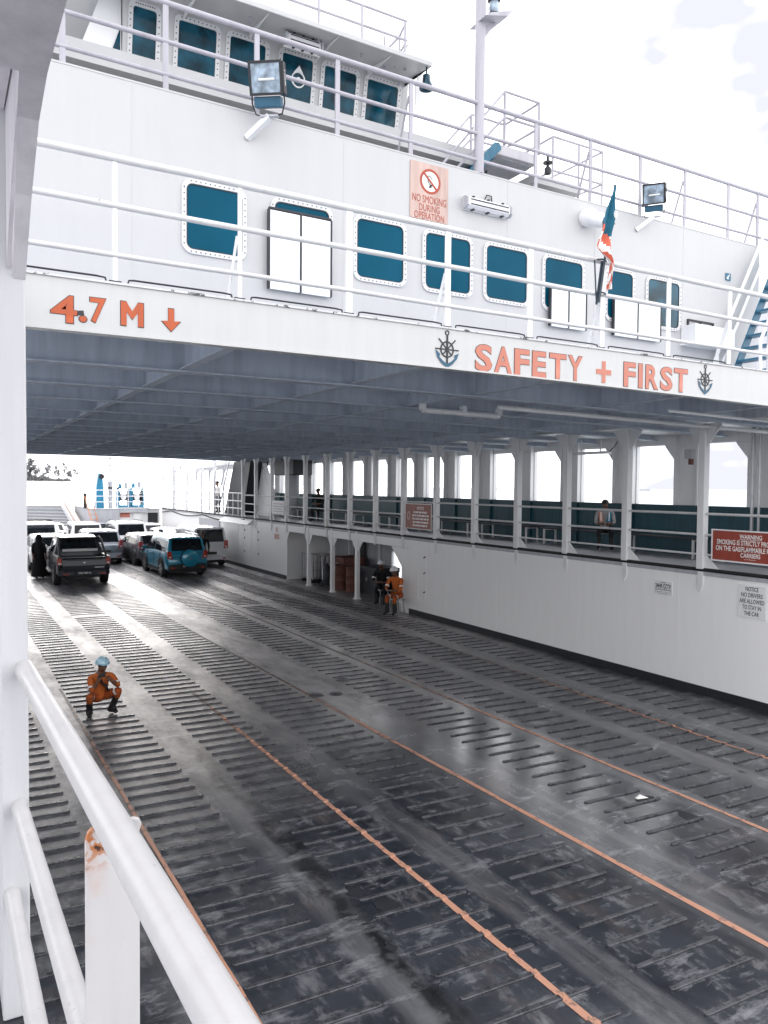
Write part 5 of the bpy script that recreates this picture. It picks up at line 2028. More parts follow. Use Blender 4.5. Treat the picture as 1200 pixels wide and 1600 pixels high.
def arches(root, ys, half, r, mt=P_TRIM):
    for y in ys:
        for s in (-1, 1):
            b = MB()
            x = s * (half + .016)
            out = [(y + (r + .05) * math.cos(R(a)), r + .01 + (r + .05) * math.sin(R(a))) for a in range(-20, 201, 20)]
            b.prism(out, 'x', x - s * .12, x)
            b.build('wheel_well', RUBBER, root)
            b = MB()
            arc = list(range(-12, 193, 12))
            vs = []
            for a in arc:
                for rr_ in (r + .035, r + .085):
                    for xx in (s * (half + .010), s * (half + .034)):
                        vs.append((xx, y + rr_ * math.cos(R(a)), r + .01 + rr_ * math.sin(R(a))))
            fs = []
            for k in range(len(arc) - 1):
                o, q = 4 * k, 4 * k + 4
                fs += [(o + 1, q + 1, q + 3, o + 3), (o, o + 1, q + 1, q), (o + 2, q + 2, q + 3, o + 3), (o, q, q + 2, o + 2)]
            b.add(vs, fs)
            b.build('wheel_arch', mt, root)

def make_car(label, cat, paint, kind, plate_text, loc, yaw=0.0, L=4.3, Wd=1.72, H=1.68, spare=False, roofrack=False, simple=False, trim=None, top_paint=None, group='vehicles parked on the ferry deck'):
    t = thing({'suv': 'sport_utility', 'van': 'van', 'mpv': 'people_carrier', 'car': 'parked_car'}[kind], label, cat, (0, 0, 0), group)
    w = Wd / 2
    if kind in ('suv', 'mpv', 'van'):
        belt = {'suv': .98, 'mpv': .96, 'van': 1.02}[kind]
        rk = {'suv': .20, 'mpv': .32, 'van': .10}[kind]
        st = [(0.0, .42, belt - .12, belt - .04, w * .88, w * .93, w * .86), (.05, .30, belt - .02, belt + .02, w * .96, w * .98, w * .88), (.05 + rk, .27, belt, H - .04, w, w, w * .80),
              (.95, .25, belt, H, w, w, w * .82), (1.85, .25, belt, H + .005, w, w, w * .82), (2.62, .25, belt - .02, H - .03, w, w, w * .80),
              (3.30, .25, belt - .02, belt + .06, w, w, w * .84), (L - .28, .28, .74, belt - .10, w * .96, w * .95, w * .80), (L, .36, .62, .70, w * .82, w * .82, w * .70)]
    else:
        belt = .90
        st = [(0.0, .42, .72, .92, w * .88, w * .92, w * .84), (.06, .30, .86, .95, w * .96, w * .97, w * .86), (.52, .26, belt, 1.02, w, w, w * .84),
              (1.15, .24, belt, H - .03, w, w, w * .74), (1.9, .24, belt, H, w, w, w * .76), (2.55, .24, belt - .02, H - .05, w, w, w * .74),
              (3.25, .24, belt - .04, belt + .03, w, w, w * .84), (L - .25, .28, .70, .80, w * .96, w * .95, w * .82), (L, .36, .56, .64, w * .8, w * .8, w * .7)]
    body, surf, rings = loft('body', st, paint, t)
    # glass: cross-section index 3-4 is the side glass, 6-7 the crown, station 1-2 the tail
    ri = 1 if kind != 'car' else 2
    pane('rear_window', surf, [(ri, .16, 5, .1), (ri, .16, 7, .9), (ri, .90, 7, .9), (ri, .90, 5, .1)], CARGLASS, t, .014)
    for s in (0, 1):
        k = 3 if s == 0 else 9
        def tt(v): return v if s == 0 else 1 - v
        pane('side_window', surf, [(2 if kind != 'car' else 3, .25, k, tt(.12)), (3, .96, k, tt(.12)), (3, .96, k, tt(.86)), (2 if kind != 'car' else 3, .55, k, tt(.86))], CARGLASS, t)
        pane('side_window', surf, [(4, .06, k, tt(.12)), (4, .98, k, tt(.12)), (4, .98, k, tt(.86)), (4, .06, k, tt(.86))], CARGLASS, t)
        if kind != 'car': pane('quarter_window', surf, [(2, .02, k, tt(.14)), (2, .20, k, tt(.14)), (2, .42, k, tt(.84)), (2, .10, k, tt(.84))], CARGLASS, t)
        pane('quarter_window', surf, [(5, .05, k, tt(.12)), (5, .70, k, tt(.15)), (5, .10, k, tt(.84))], CARGLASS, t)
    pane('windscreen', surf, [(5, .10, 5, .2), (5, .10, 7, .8), (5, .94, 7, .8), (5, .94, 5, .2)], CARGLASS, t)
    # rear fittings
    bz = .46 if kind != 'car' else .44
    b = MB()
    b.prism([(-w * .93, -.02), (-w * .80, -.075), (w * .80, -.075), (w * .93, -.02), (w * .93, .10), (-w * .93, .10)], 'z', bz - .12, bz + .10)
    b.build('rear_bumper', trim or paint, t, bevel=.02)
    b = MB()
    b.box(-.26, .26, -.092, -.077, bz - .03 if spare else bz + .14, bz + .08 if spare else bz + .25)
    pl = b.build('number_plate', PLATEK, t)
    if plate_text:
        tm = text_mesh(plate_text, .42, .065, .02)
        for v in tm.vertices: v.co = Vector((v.co.x, -.094, v.co.y + (bz + .025 if spare else bz + .195)))
        tm.materials.clear()
        tm.materials.append(TXTW)
        put('plate_lettering', tm, pl)
    zt0, zt1 = (belt - .22, belt + .10) if kind == 'suv' else ((belt - .18, belt + .20) if kind != 'car' else (.70, .88))
    for s in (-1, 1):
        b = MB()
        b.prism([(s * w * .72, zt0), (s * w * .985, zt0 + .03), (s * w * .975, zt1), (s * w * .80, zt1)], 'y', -.025, .16)
        tl = b.build('tail_lamp', LAMP_R, t, bevel=.012)
        b = MB()
        b.box(s * w * .86 - .05, s * w * .86 + .05, -.030, -.012, zt0 + .06, zt0 + .12)
        b.build('reverse_lens', LAMP_C, tl)
        b = MB()
        b.box(s * w * .72 - .07, s * w * .72 + .07, -.088, -.06, bz - .07, bz - .02)
        b.build('bumper_reflector', LAMP_R, t)
        b = MB()
        b.add([(s * (w + .02), 2.98, belt + .02), (s * (w + .20), 2.94, belt + .03), (s * (w + .20), 2.94, belt + .18), (s * (w + .03), 2.98, belt + .16),
               (s * (w + .02), 3.08, belt + .02), (s * (w + .17), 3.04, belt + .03), (s * (w + .17), 3.04, belt + .17), (s * (w + .03), 3.08, belt + .15)],
              [(0, 1, 2, 3), (7, 6, 5, 4), (0, 4, 5, 1), (1, 5, 6, 2), (2, 6, 7, 3), (3, 7, 4, 0)])
        b.build('wing_mirror', paint, t, bevel=.015)
        for yy in (1.25, 2.2):
            b = MB()
            b.bar((s * (w + .022), yy - .1, belt - .10), (s * (w + .022), yy + .1, belt - .10), .03, .03)
            b.build('door_handle', paint if not simple else P_TRIM, t)
        for yy in (1.02, 1.92, 2.88):
            b = MB()
            b.box(s * (w + .013) - .004, s * (w + .013) + .004, yy, yy + .012, .36, belt - .02)
            b.build('door_gap', P_TRIM, t)
        b = MB()
        b.box(s * (w - .02) - .03, s * (w - .02) + .03, .95, L - 1.1, .20, .30)
        b.build('side_sill', trim or P_TRIM, t)
        if roofrack or kind == 'suv':
            b = MB()
            b.tube([(s * w * .74, .55, H + .005), (s * w * .74, .62, H + .055), (s * w * .74, 2.3, H + .055), (s * w * .74, 2.42, H + .0)], .018, 6)
            b.build('roof_rail', CHROME if not simple else P_TRIM, t)
    if roofrack:
        for yy in (.8, 1.5, 2.2):
            b = MB()
            b.bar((-w * .74, yy, H + .08), (w * .74, yy, H + .08), .05, .03)
            b.build('roof_bar', P_TRIM, t)
    r = .33 if kind != 'suv' else .36
    arches(t, (.80, L - .85), w, r, P_TRIM if (spare or trim) else paint)
    wheels(t, (.80, L - .85), w + .05, r)
    b = MB()
    b.box(-w * .8, w * .8, .15, L - .3, .20, .42)
    b.build('underbody', P_TRIM, t)
    b = MB()
    b.bar((-.02, .16, belt + .13), (w * .35, .12, belt + .09), .02, .015)
    b.build('rear_wiper', P_TRIM, t)
    if spare:
        b = MB()
        b.lathe([(.30, -.05), (.345, -.07), (.36, -.13), (.345, -.20), (.30, -.225), (.12, -.24)], (.06, 0, .80), 'y', 28)
        sp_ = b.build('spare_wheel_cover', paint, t, smooth=30)
        b = MB()
        b.lathe([(.372, -.055), (.372, -.11), (.355, -.115)], (.06, 0, .80), 'y', 28)
        b.build('spare_tyre', RUBBER, sp_, smooth=30)
        b = MB()
        b.bar((.0, -.243, .80), (.12, -.243, .80), .05, .006, upv=(0, 1, 0))
        b.build('badge', CHROME, sp_)
    else:
        b = MB()
        b.box(-.30, .30, -.035, .03, bz + .26, bz + .295)
        b.build('plate_garnish', CHROME, t)
    t.location = loc
    t.rotation_euler.z = yaw
    return t

def make_pickup(label, paint, plate_text, loc, yaw=0.0):
    t = thing('pickup_truck', label, 'pickup truck', (0, 0, 0), 'vehicles parked on the ferry deck')
    w = .90
    zb_ = 1.08
    st = [(1.55, .40, zb_, zb_ + .02, w, w, w * .93), (1.66, .36, zb_, 1.70, w, w, w * .76), (2.4, .36, zb_, 1.77, w, w, w * .78), (3.05, .36, zb_, 1.73, w, w, w * .76),
          (3.75, .36, zb_ - .02, zb_ + .08, w, w, w * .84), (4.9, .40, .86, 1.0, w * .97, w * .96, w * .82), (5.2, .46, .72, .82, w * .86, w * .86, w * .74)]
    body, surf, rings = loft('cab', st, paint, t)
    pane('rear_window', surf, [(0, .25, 5, .2), (0, .25, 7, .8), (0, .92, 7, .8), (0, .92, 5, .2)], CARGLASS, t, .014)
    for s in (0, 1):
        k = 3 if s == 0 else 9
        def tt(v): return v if s == 0 else 1 - v
        pane('side_window', surf, [(1, .12, k, tt(.12)), (1, .97, k, tt(.12)), (1, .97, k, tt(.86)), (1, .20, k, tt(.86))], CARGLASS, t)
        pane('side_window', surf, [(2, .06, k, tt(.12)), (2, .98, k, tt(.12)), (2, .98, k, tt(.86)), (2, .06, k, tt(.86))], CARGLASS, t)
    pane('windscreen', surf, [(3, .08, 5, .2), (3, .08, 7, .8), (3, .94, 7, .8), (3, .94, 5, .2)], CARGLASS, t)
    # load bed: sides, floor, tailgate
    for s in (-1, 1):
        b = MB()
        b.prism([(.02, .62), (.0, .92), (.03, zb_ - .01), (1.546, zb_ - .01), (1.546, .45), (.30, .45)], 'x', s * w, s * (w - .10))
        b.build('bed_side', paint, t, bevel=.025)
        b = MB()
        b.box(s * (w - .05) - .055, s * (w - .05) + .055, .02, 1.54, zb_ - .008, zb_ + .02)
        b.build('bed_rail_cap', P_TRIM, t)
        b = MB()
        b.prism([(s * (w - .15), .80), (s * (w + .012), .80), (s * (w + .012), 1.06), (s * (w - .13), 1.06)], 'y', -.03, .10)
        tl = b.build('tail_lamp', LAMP_R, t, bevel=.01)
        b = MB()
        b.box(s * (w - .07) - .05, s * (w - .07) + .05, -.036, -.02, .83, .89)
        b.build('reverse_lens', LAMP_C, tl)
        b = MB()
        b.tube([(s * .72, 1.50, 1.73), (s * .76, 1.10, 1.62), (s * .80, .35, 1.14), (s * .80, .28, 1.10)], .042, 8)
        b.build('sport_bar', P_TRIM, t, smooth=True)
        b = MB()
        b.bar((s * (w + .05), 1.75, .42), (s * (w + .05), 3.7, .42), .14, .05)
        b.build('side_step', ALLOY, t)
        for yy in (1.95, 2.8):
            b = MB()
            b.bar((s * (w + .02), yy - .1, .97), (s * (w + .02), yy + .1, .97), .03, .04)
            b.build('door_handle', CHROME, t)
        b = MB()
        b.box(s * (w + .12) - .12, s * (w + .12) + .12, 3.45, 3.55, 1.10, 1.30)
        b.build('wing_mirror', CHROME, t, bevel=.03)
        for yy in (1.64, 2.42, 3.3):
            b = MB()
            b.box(s * (w + .013) - .004, s * (w + .013) + .004, yy, yy + .012, .5, 1.05)
            b.build('door_gap', P_TRIM, t)
    b = MB()
    b.tube([(-.72, 1.28, 1.69), (.72, 1.28, 1.69)], .042, 8)
    b.build('sport_bar_hoop', P_TRIM, t, smooth=True)
    b = MB()
    b.box(-.62, .62, 1.0, 1.04, 1.22, 1.31)
    b.build('bed_cross_board', SIGNW, t)
    b = MB()
    b.prism([(-.02, .60), (-.035, .78), (-.02, 1.0), (-.05, 1.075), (.05, 1.075), (.06, .60)], 'x', -(w - .14), w - .14)
    tg = b.build('tailgate', paint, t, bevel=.012)
    b = MB()
    b.box(-.66, .66, -.042, -.030, .96, .985)
    b.build('tailgate_crease', P_TRIM, tg)
    b = MB()
    b.prism([(-.05, .905), (.05, .905), (.0, .85)], 'y', -.045, -.034)
    b.build('badge', CHROME, tg)
    b = MB()
    b.box(.36, .68, -.040, -.030, .69, .715)
    b.build('badge_script', CHROME, tg)
    b = MB()
    b.box(-w + .1, w - .1, .06, 1.545, .60, .66)
    b.build('bed_floor', P_TRIM, t)
    b = MB()
    b.prism([(-w * .98, -.03), (-w * .80, -.14), (-.35, -.14), (-.30, -.10), (.30, -.10), (.35, -.14), (w * .80, -.14), (w * .98, -.03), (w * .98, .06), (-w * .98, .06)], 'z', .42, .60)
    b.build('rear_bumper', P_DGREY, t, bevel=.015)
    b = MB()
    b.box(-.26, .26, -.115, -.101, .46, .57)
    pl = b.build('number_plate', PLATEK, t)
    tm = text_mesh(plate_text, .42, .065, .02)
    for v in tm.vertices: v.co = Vector((v.co.x, -.118, v.co.y + .515))
    tm.materials.clear()
    tm.materials.append(TXTW)
    put('plate_lettering', tm, pl)
    for s in (-1, 1):
        b = MB()
        b.box(s * .62 - .12, s * .62 + .12, -.148, -.13, .47, .51)
        b.build('bumper_reflector', LAMP_R, t)
    arches(t, (.95, 4.25), w, .39)
    wheels(t, (.95, 4.25), w + .055, .385, .25)
    b = MB()
    b.box(-.6, .6, .2, 4.9, .30, .45)
    b.build('underbody', P_TRIM, t)
    t.location = loc
    t.rotation_euler.z = yaw
    return t

make_pickup('dark grey pickup truck with black sport bar, standing nearest on the deck', P_DGREY, 'SAB 7587 N', (4.60, 29.6, 0), R(-1))
make_car('bright blue compact off-roader with a spare wheel on its tailgate', 'SUV', P_BLUE, 'suv', 'LB 80086', (8.68, 30.6, 0), R(1.5), L=4.15, Wd=1.66, H=1.66, spare=True, trim=P_TRIM)
make_car('silver people carrier behind the dark pickup, wide rear window', 'MPV', P_SILVER, 'mpv', None, (6.62, 36.9, 0), R(0), L=4.2, Wd=1.68, H=1.60)
make_car('dark grey hatchback ahead of the blue off-roader', 'car', P_GREY, 'mpv', None, (8.72, 35.6, 0), R(4), L=4.3, Wd=1.70, H=1.46)
make_car('tall white van with dark rear window, beside the white casing wall', 'van', P_WHITE, 'van', None, (10.70, 34.0, 0), R(2), L=4.6, Wd=1.68, H=1.84)
make_car('white hatchback ahead of the dark pickup, with a black-clad person at its side', 'car', P_WHITE, 'mpv', None, (4.25, 35.6, 0), R(0), L=3.9, Wd=1.66, H=1.50)
make_car('white off-roader with roof rack and dark glass at the left edge of the rows', 'SUV', P_WHITE, 'suv', None, (4.45, 41.8, 0), R(0), L=4.5, Wd=1.82, H=1.78, roofrack=True, simple=True)
make_car('white tall off-roader in front of the grey hatchback, amber-red tail lamps', 'SUV', P_WHITE, 'suv', None, (8.72, 41.0, 0), R(1), L=4.4, Wd=1.78, H=1.78, simple=True)
make_car('white people carrier ahead of the silver one, below the orange ladder', 'MPV', P_WHITE, 'mpv', None, (6.75, 42.2, 0), R(0), L=4.3, Wd=1.70, H=1.70, simple=True)
make_car('low white saloon tucked between the roof-rack off-roader and the ramp foot', 'car', P_WHITE, 'car', None, (5.65, 46.7, 0), R(0), L=4.3, Wd=1.70, H=1.45, simple=True)
make_car('white car ahead of the tall white van, by the casing wall', 'car', P_WHITE, 'car', None, (10.55, 39.6, 0), R(0), L=4.2, Wd=1.68, H=1.46, simple=True)
make_car('white car farthest ahead by the casing wall, below the bow doorway', 'car', P_WHITE, 'mpv', None, (10.4, 43.9, 0), R(0), L=4.0, Wd=1.66, H=1.52, simple=True)
make_car('small silver car squeezed at the ramp foot behind the white people carrier', 'car', P_SILVER, 'mpv', None, (7.9, 46.6, 0), R(0), L=3.8, Wd=1.62, H=1.52, simple=True)

# ================================================================== PEOPLE
def person(label, J, cols, loc, yaw=0.0, scale=1.0, hat=None, hair=True, extra=None, fingers=True, look=(0, -1, 0), group=None):
    """one continuous skinned figure; J holds joint positions, facing -Y. cols: torso, arm, hand, leg, foot, head materials"""
    root = thing('person', label, 'person', (0, 0, 0), group)
    V, E, Rd, Z = [], [], [], []
    def av(p, r, zone, link=None):
        V.append(Vector(p))
        Rd.append(r)
        Z.append(zone)
        if link is not None: E.append((link, len(V) - 1))
        return len(V) - 1
    P = {k: Vector(v) for k, v in J.items()}
    pel = av(P['pelvis'], (.135, .11), 'torso')
    bel = av(P['pelvis'].lerp(P['chest'], .5), (.13, .105), 'torso', pel)
    che = av(P['chest'], (.155, .115), 'torso', bel)
    nb = av(P['neck'], (.068, .062), 'torso', che)
    hd = P['head']
    nk = av(P['neck'].lerp(hd, .38), (.052, .052), 'head', nb)
    lk = Vector(look).normalized()
    jw = av(hd + lk * .012 + Vector((0, 0, -.045)), (.068, .078), 'head', nk)
    cr_ = av(hd + Vector((0, 0, .035)), (.080, .095), 'head', jw)
    av(hd + Vector((0, 0, .085)), (.062, .075), 'head', cr_)
    av(hd + lk * .112 + Vector((0, 0, -.012)), (.014, .018), 'head', jw)      # nose
    for s in ('L', 'R'):
        cl = av(P['sh' + s].lerp(P['chest'], .35) + Vector((0, 0, .03)), (.085, .080), 'torso', che)
        a = av(P['sh' + s], (.066, .066), 'arm', cl)
        m = av(P['sh' + s].lerp(P['el' + s], .5), (.056, .056), 'arm', a)
        e = av(P['el' + s], (.047, .047), 'arm', m)
        f = av(P['el' + s].lerp(P['wr' + s], .45), (.045, .045), 'arm', e)
        wv = av(P['wr' + s], (.031, .027), 'hand', f)
        hdv = P['ha' + s] if 'ha' + s in P else P['wr' + s] + (P['wr' + s] - P['el' + s]).normalized() * .09
        d = (hdv - P['wr' + s]).normalized()
        pm = av(P['wr' + s] + d * .055, (.040, .020), 'hand', wv)
        if fingers:
            side = d.cross(lk)
            if side.length < .2: side = d.cross(Vector((0, 0, 1)))
            side.normalize()
            nrm = side.cross(d).normalized()
            for k, (off, L) in enumerate(((-.030, .062), (-.010, .074), (.011, .070), (.030, .054))):
                base = P['wr' + s] + d * .085 + side * off
                b0 = av(base, (.0105, .0105), 'hand', pm)
                b1 = av(base + d * L * .55 + nrm * .012, (.009, .009), 'hand', b0)
                av(base + d * L * .80 + nrm * .036, (.0078, .0078), 'hand', b1)
            sgn = -1 if s == 'L' else 1
            t0 = av(P['wr' + s] + d * .040 + side * (sgn * -.040), (.012, .012), 'hand', pm)
            av(P['wr' + s] + d * .078 + side * (sgn * -.058) + nrm * .02, (.0095, .0095), 'hand', t0)
        h = av(P['hip' + s], (.100, .100), 'leg', pel)
        m = av(P['hip' + s].lerp(P['kn' + s], .5), (.084, .084), 'leg', h)
        k_ = av(P['kn' + s], (.064, .064), 'leg', m)
        c = av(P['kn' + s].lerp(P['an' + s], .35), (.060, .062), 'leg', k_)
        an = av(P['an' + s], (.044, .046), 'foot', c)
        av(P['an' + s] + (P['an' + s] - P['toe' + s]).normalized() * .05 + Vector((0, 0, -.04)), (.038, .034), 'foot', an)
        av(P['toe' + s], (.044, .032), 'foot', an)
    me = bpy.data.meshes.new('body')
    me.from_pydata([tuple(v) for v in V], E, [])
    tmp = bpy.data.objects.new('body', me)
    COL.objects.link(tmp)
    tmp.modifiers.new('skin', 'SKIN')
    sl = me.skin_vertices[0].data
    for i, r in enumerate(Rd):
        sl[i].radius = r
        sl[i].use_root = (i == 0)
    ss = tmp.modifiers.new('sub', 'SUBSURF')
    ss.levels = ss.render_levels = 2
    dg = bpy.context.evaluated_depsgraph_get()
    dg.update()
    fin = bpy.data.meshes.new_from_object(tmp.evaluated_get(dg))
    bpy.data.objects.remove(tmp)
    zones = ['torso', 'arm', 'hand', 'leg', 'foot', 'head']
    fin.materials.clear()
    for zn in zones: fin.materials.append(cols[zn])
    segs = [(V[a], V[b], Z[b]) for a, b in E]
    for p in fin.polygons:
        c = p.center
        best, bz = 1e9, 'torso'
        for a, b, zn in segs:
            ab = b - a
            t = max(0, min(1, (c - a).dot(ab) / max(1e-9, ab.length_squared)))
            dd = (a + ab * t - c).length_squared
            if dd < best: best, bz = dd, zn
        p.material_index = zones.index(bz)
        p.use_smooth = True
    fin.name = 'body'
    put('body', fin, root)
    sd = lk.cross(Vector((0, 0, 1))).normalized()
    for s in (-1, 1):
        b = MB()
        c = hd + lk * .088 + sd * (s * .032) + Vector((0, 0, .018))
        b.lathe([(.004, -.010), (.011, -.006), (.011, .006), (.004, .010)], tuple(c), 'y', 8)
        b.build('eye', BOOT, root)
    if hair and not hat:
        b = MB()
        pr = [(.100 * math.cos(R(a)), .105 * math.sin(R(a))) for a in range(-10, 91, 20)]
        b.lathe(pr, tuple(hd - lk * .012 + Vector((0, 0, .045))), 'z', 16)
        b.build('hair', HAIR, root, smooth=True)
    if hat:
        c = hd + Vector((0, 0, .055))
        b = MB()
        pr = [(.125, -.012), (.128, .0)] + [(.122 * math.cos(R(a)), .005 + .115 * math.sin(R(a))) for a in range(8, 91, 13)]
        b.lathe(pr, tuple(c), 'z', 22)
        vs = [c + lk * .10 + sd * .10 + Vector((0, 0, .002)), c + lk * .175 + sd * .05 + Vector((0, 0, -.018)), c + lk * .175 - sd * .05 + Vector((0, 0, -.018)), c + lk * .10 - sd * .10 + Vector((0, 0, .002))]
        b.add(vs + [v + Vector((0, 0, .008)) for v in vs], [(0, 1, 2, 3), (7, 6, 5, 4), (0, 4, 5, 1), (1, 5, 6, 2), (2, 6, 7, 3)])
        b.bar(c - lk * .10 + Vector((0, 0, .100)), c + lk * .105 + Vector((0, 0, .098)), .02, .03)
        b.build('helmet', hat, root, smooth=40)
    if extra: extra(root, P)
    root.location = loc
    root.rotation_euler.z = yaw
    root.scale = (scale,) * 3
    return root

def band(root, a, bq, t, r, w=.05, mt=None, name='reflective_band'):
    a, bq = Vector(a), Vector(bq)
    d = (bq - a).normalized()
    c = a.lerp(bq, t)
    b = MB()
    b.tube([c - d * w / 2, c + d * w / 2], r, 14, cap=False)
    return b.build(name, mt or TAPE, root, smooth=True)

# squatting crew member in orange, holding a phone up
Jq = dict(pelvis=(0, .12, .30), chest=(0, -.02, .60), neck=(0, -.05, .77), head=(.01, -.09, .90),
          shL=(-.19, -.03, .70), elL=(-.215, -.22, .50), wrL=(-.15, -.33, .68), haL=(-.13, -.36, .78),
          shR=(.19, -.03, .70), elR=(.26, -.20, .53), wrR=(.075, -.33, .68), haR=(.02, -.35, .74),
          hipL=(-.10, .10, .30), knL=(-.27, -.26, .43), anL=(-.20, -.02, .09), toeL=(-.25, -.19, .035),
          hipR=(.10, .10, .30), knR=(.27, -.24, .46), anR=(.20, .0, .09), toeR=(.24, -.17, .035))
def squat_extra(root, P):
    band(root, P['hipL'], P['knL'], .82, .074, .05)
    band(root, P['hipR'], P['knR'], .82, .074, .05)
    band(root, P['shL'], P['elL'], .75, .060, .035)
    band(root, P['shR'], P['elR'], .75, .060, .035)
    for s in ('L', 'R'):
        band(root, P['kn' + s], P['an' + s], .86, .058, .24, BOOT, 'boot_shaft')
    b = MB()
    b.bar((-.155, -.385, .80), (-.03, -.385, .80), .075, .010, upv=(0, 1, 0))
    ph = b.build('held_phone', BOOT, root, bevel=.003)
    b = MB()
    b.tube([(.0, -.05, .68), (-.03, -.17, .62), (.05, -.17, .55), (.10, -.12, .45)], .022, 8)
    b.build('radio_strap', BOOT, root, smooth=True)
cq = dict(torso=ORANGE, arm=ORANGE, hand=SKIN, leg=ORANGED, foot=BOOT, head=SKIN)
person('crew member in orange coverall and pale blue helmet squatting on the deck with a phone', Jq, cq, (2.26, 13.02, -.004), R(8), .90, hat=HELMB, extra=squat_extra)

# seated figures
def seated(lean=0.0, spread=.13, arms='lap', sh=.45):
    c = .50 + sh
    J = dict(pelvis=(0, .05, sh + .10), chest=(0, .02 - lean, c - .10 + .08), neck=(0, -.01 - lean * 1.3, c + .15), head=(0, -.04 - lean * 1.6, c + .29),
             shL=(-.20, .0 - lean, c + .07), shR=(.20, .0 - lean, c + .07),
             hipL=(-.10, .03, sh + .08), hipR=(.10, .03, sh + .08), knL=(-spread, -.40, sh + .06), knR=(spread, -.40, sh + .06),
             anL=(-spread, -.38, .09), anR=(spread, -.38, .09), toeL=(-spread - .02, -.54, .035), toeR=(spread + .02, -.54, .035))
    J.update(elL=(-.25, -.12 - lean, c - .20), elR=(.25, -.12 - lean, c - .20), wrL=(-.10, -.33 - lean * .6, c - .24), wrR=(.10, -.33 - lean * .6, c - .24), haL=(-.04, -.40 - lean * .6, c - .22), haR=(.04, -.40 - lean * .6, c - .22))
    return J
def crew_extra(mt_boot=BOOT):
    def f(root, P):
        for s in ('L', 'R'):
            band(root, P['hip' + s], P['kn' + s], .82, .080, .06)
            band(root, P['sh' + s], P['el' + s], .70, .064, .045)
            band(root, P['kn' + s], P['an' + s], .72, .066, .26, BOOT, 'boot_shaft')
        b = MB()
        b.box(-.06, .06, -.47, -.40, .72, .735)
        b.build('paper_in_hand', BRIGHTPLATE, root)
    return f
def stool(loc, label):
    t = thing('stool', label, 'stool', loc)
    x, y, z = loc
    b = MB()
    b.box(x - .17, x + .17, y - .17, y + .17, .40, .43)
    b.build('seat', ALLOY, t, bevel=.008)
    for sx in (-1, 1):
        for sy in (-1, 1):
            b = MB()
            b.bar((x + sx * .17, y + sy * .17, 0), (x + sx * .13, y + sy * .13, .40), .03, .03)
            b.build('leg', ALLOY, t)
stool((11.72, 19.35, 0), 'pale metal stool under the orange-clad crew member at the wall end')
person('crew member in orange with white helmet seated by the end of the casing wall', seated(.10), cq, (11.72, 19.32, 0), R(-60), 1.0, hat=HELMW, extra=crew_extra())
stool((12.35, 21.3, 0), 'pale metal stool under the dark-clad crew member in the alcove')
cd = dict(torso=CLOTHK, arm=CLOTHK, hand=SKIN, leg=CLOTHK, foot=BOOT, head=SKIN)
person('crew member in black with white helmet and reflective bands, seated in the alcove', seated(.14), cd, (12.35, 21.28, 0), R(-40), 1.0, hat=HELMW, extra=crew_extra())

# passengers
def vest_extra(root, P):
    c = P['chest']
    for s, mt_ in ((-1, VESTO), (1, VESTB)):
        b = MB()
        b.prism([(s * .04, c.z - .16), (s * .15, c.z - .16), (s * .165, c.z + .10), (s * .10, c.z + .13)], 'y', c.y - .160, c.y - .128)
        b.build('vest_panel', mt_, root, bevel=.012)
    for s in (-1, 1):
        b = MB()
        b.prism([(s * .09, c.z - .14), (s * .12, c.z - .14), (s * .125, c.z + .11), (s * .10, c.z + .11)], 'y', c.y - .170, c.y - .161)
        b.build('vest_stripe', TAPE, root)
cv = dict(torso=CLOTHP, arm=CLOTHP, hand=SKIN, leg=CLOTHK, foot=BOOT, head=SKIN)
person('seated passenger in pale top with orange and blue panels, dark shorts, under the deck lamp', seated(.04, .16), cv, (13.55, 12.96, 2.32), R(-45), .84, extra=vest_extra)
person('dark silhouetted passenger seated far along the passenger deck', seated(.02, .14), cd, (13.55, 28.6, 2.30), R(-50), .98)

def standing(lean=0.0, cross=False):
    J = dict(pelvis=(0, 0, .93), chest=(0, -lean * .5, 1.24), neck=(0, -lean * .8 + .01, 1.46), head=(0, -lean - .01, 1.61),
             shL=(-.20, -lean * .7, 1.40), shR=(.20, -lean * .7, 1.40), elL=(-.26, -.02 - lean * .5, 1.12), elR=(.26, -.02 - lean * .5, 1.12),
             wrL=(-.25, -.10 - lean * .5, .88), wrR=(.25, -.10 - lean * .5, .88),
             hipL=(-.10, 0, .90), hipR=(.10, 0, .90), knL=(-.11, -.02, .49), knR=(.11, -.02, .49), anL=(-.11, .02, .09), anR=(.11, .02, .09),
             toeL=(-.13, -.15, .035), toeR=(.13, -.15, .035))
    if cross:
        J.update(elL=(-.27, -.10, 1.12), elR=(.27, -.10, 1.12), wrL=(-.05, -.26, 1.10), wrR=(.05, -.28, 1.13), haL=(.06, -.27, 1.13), haR=(-.06, -.29, 1.16))
    return J
cw = dict(torso=CLOTHW, arm=CLOTHW, hand=SKINL, leg=CLOTHG, foot=BOOT, head=SKINL)
person('person in white shirt and grey trousers leaning on the bow gangway railing', standing(.06, True), cw, (12.35, 38.0, 2.30), R(-70), .94)
ck = dict(torso=CLOTHK, arm=CLOTHK, hand=SKIN, leg=CLOTHK, foot=BOOT, head=CLOTHK)
def robe(root, P):
    b = MB()
    b.lathe([(.30, .10), (.28, .5), (.21, .95), (.23, 1.2), (.20, 1.40), (.13, 1.48), (.13, 1.62), (.10, 1.72), (.04, 1.76)], (0, 0, 0), 'z', 18)
    b.v = [(x, y * .75 - .02, z) for x, y, z in b.v]
    b.build('long_robe', CLOTHK, root, smooth=True)
person('person in a long black robe standing between the white hatchback and pickup', standing(), ck, (3.42, 32.9, 0), R(20), 1.0, extra=robe)
cg = dict(torso=CLOTHK, arm=CLOTHK, hand=SKIN, leg=CLOTHG, foot=BOOT, head=SKIN)
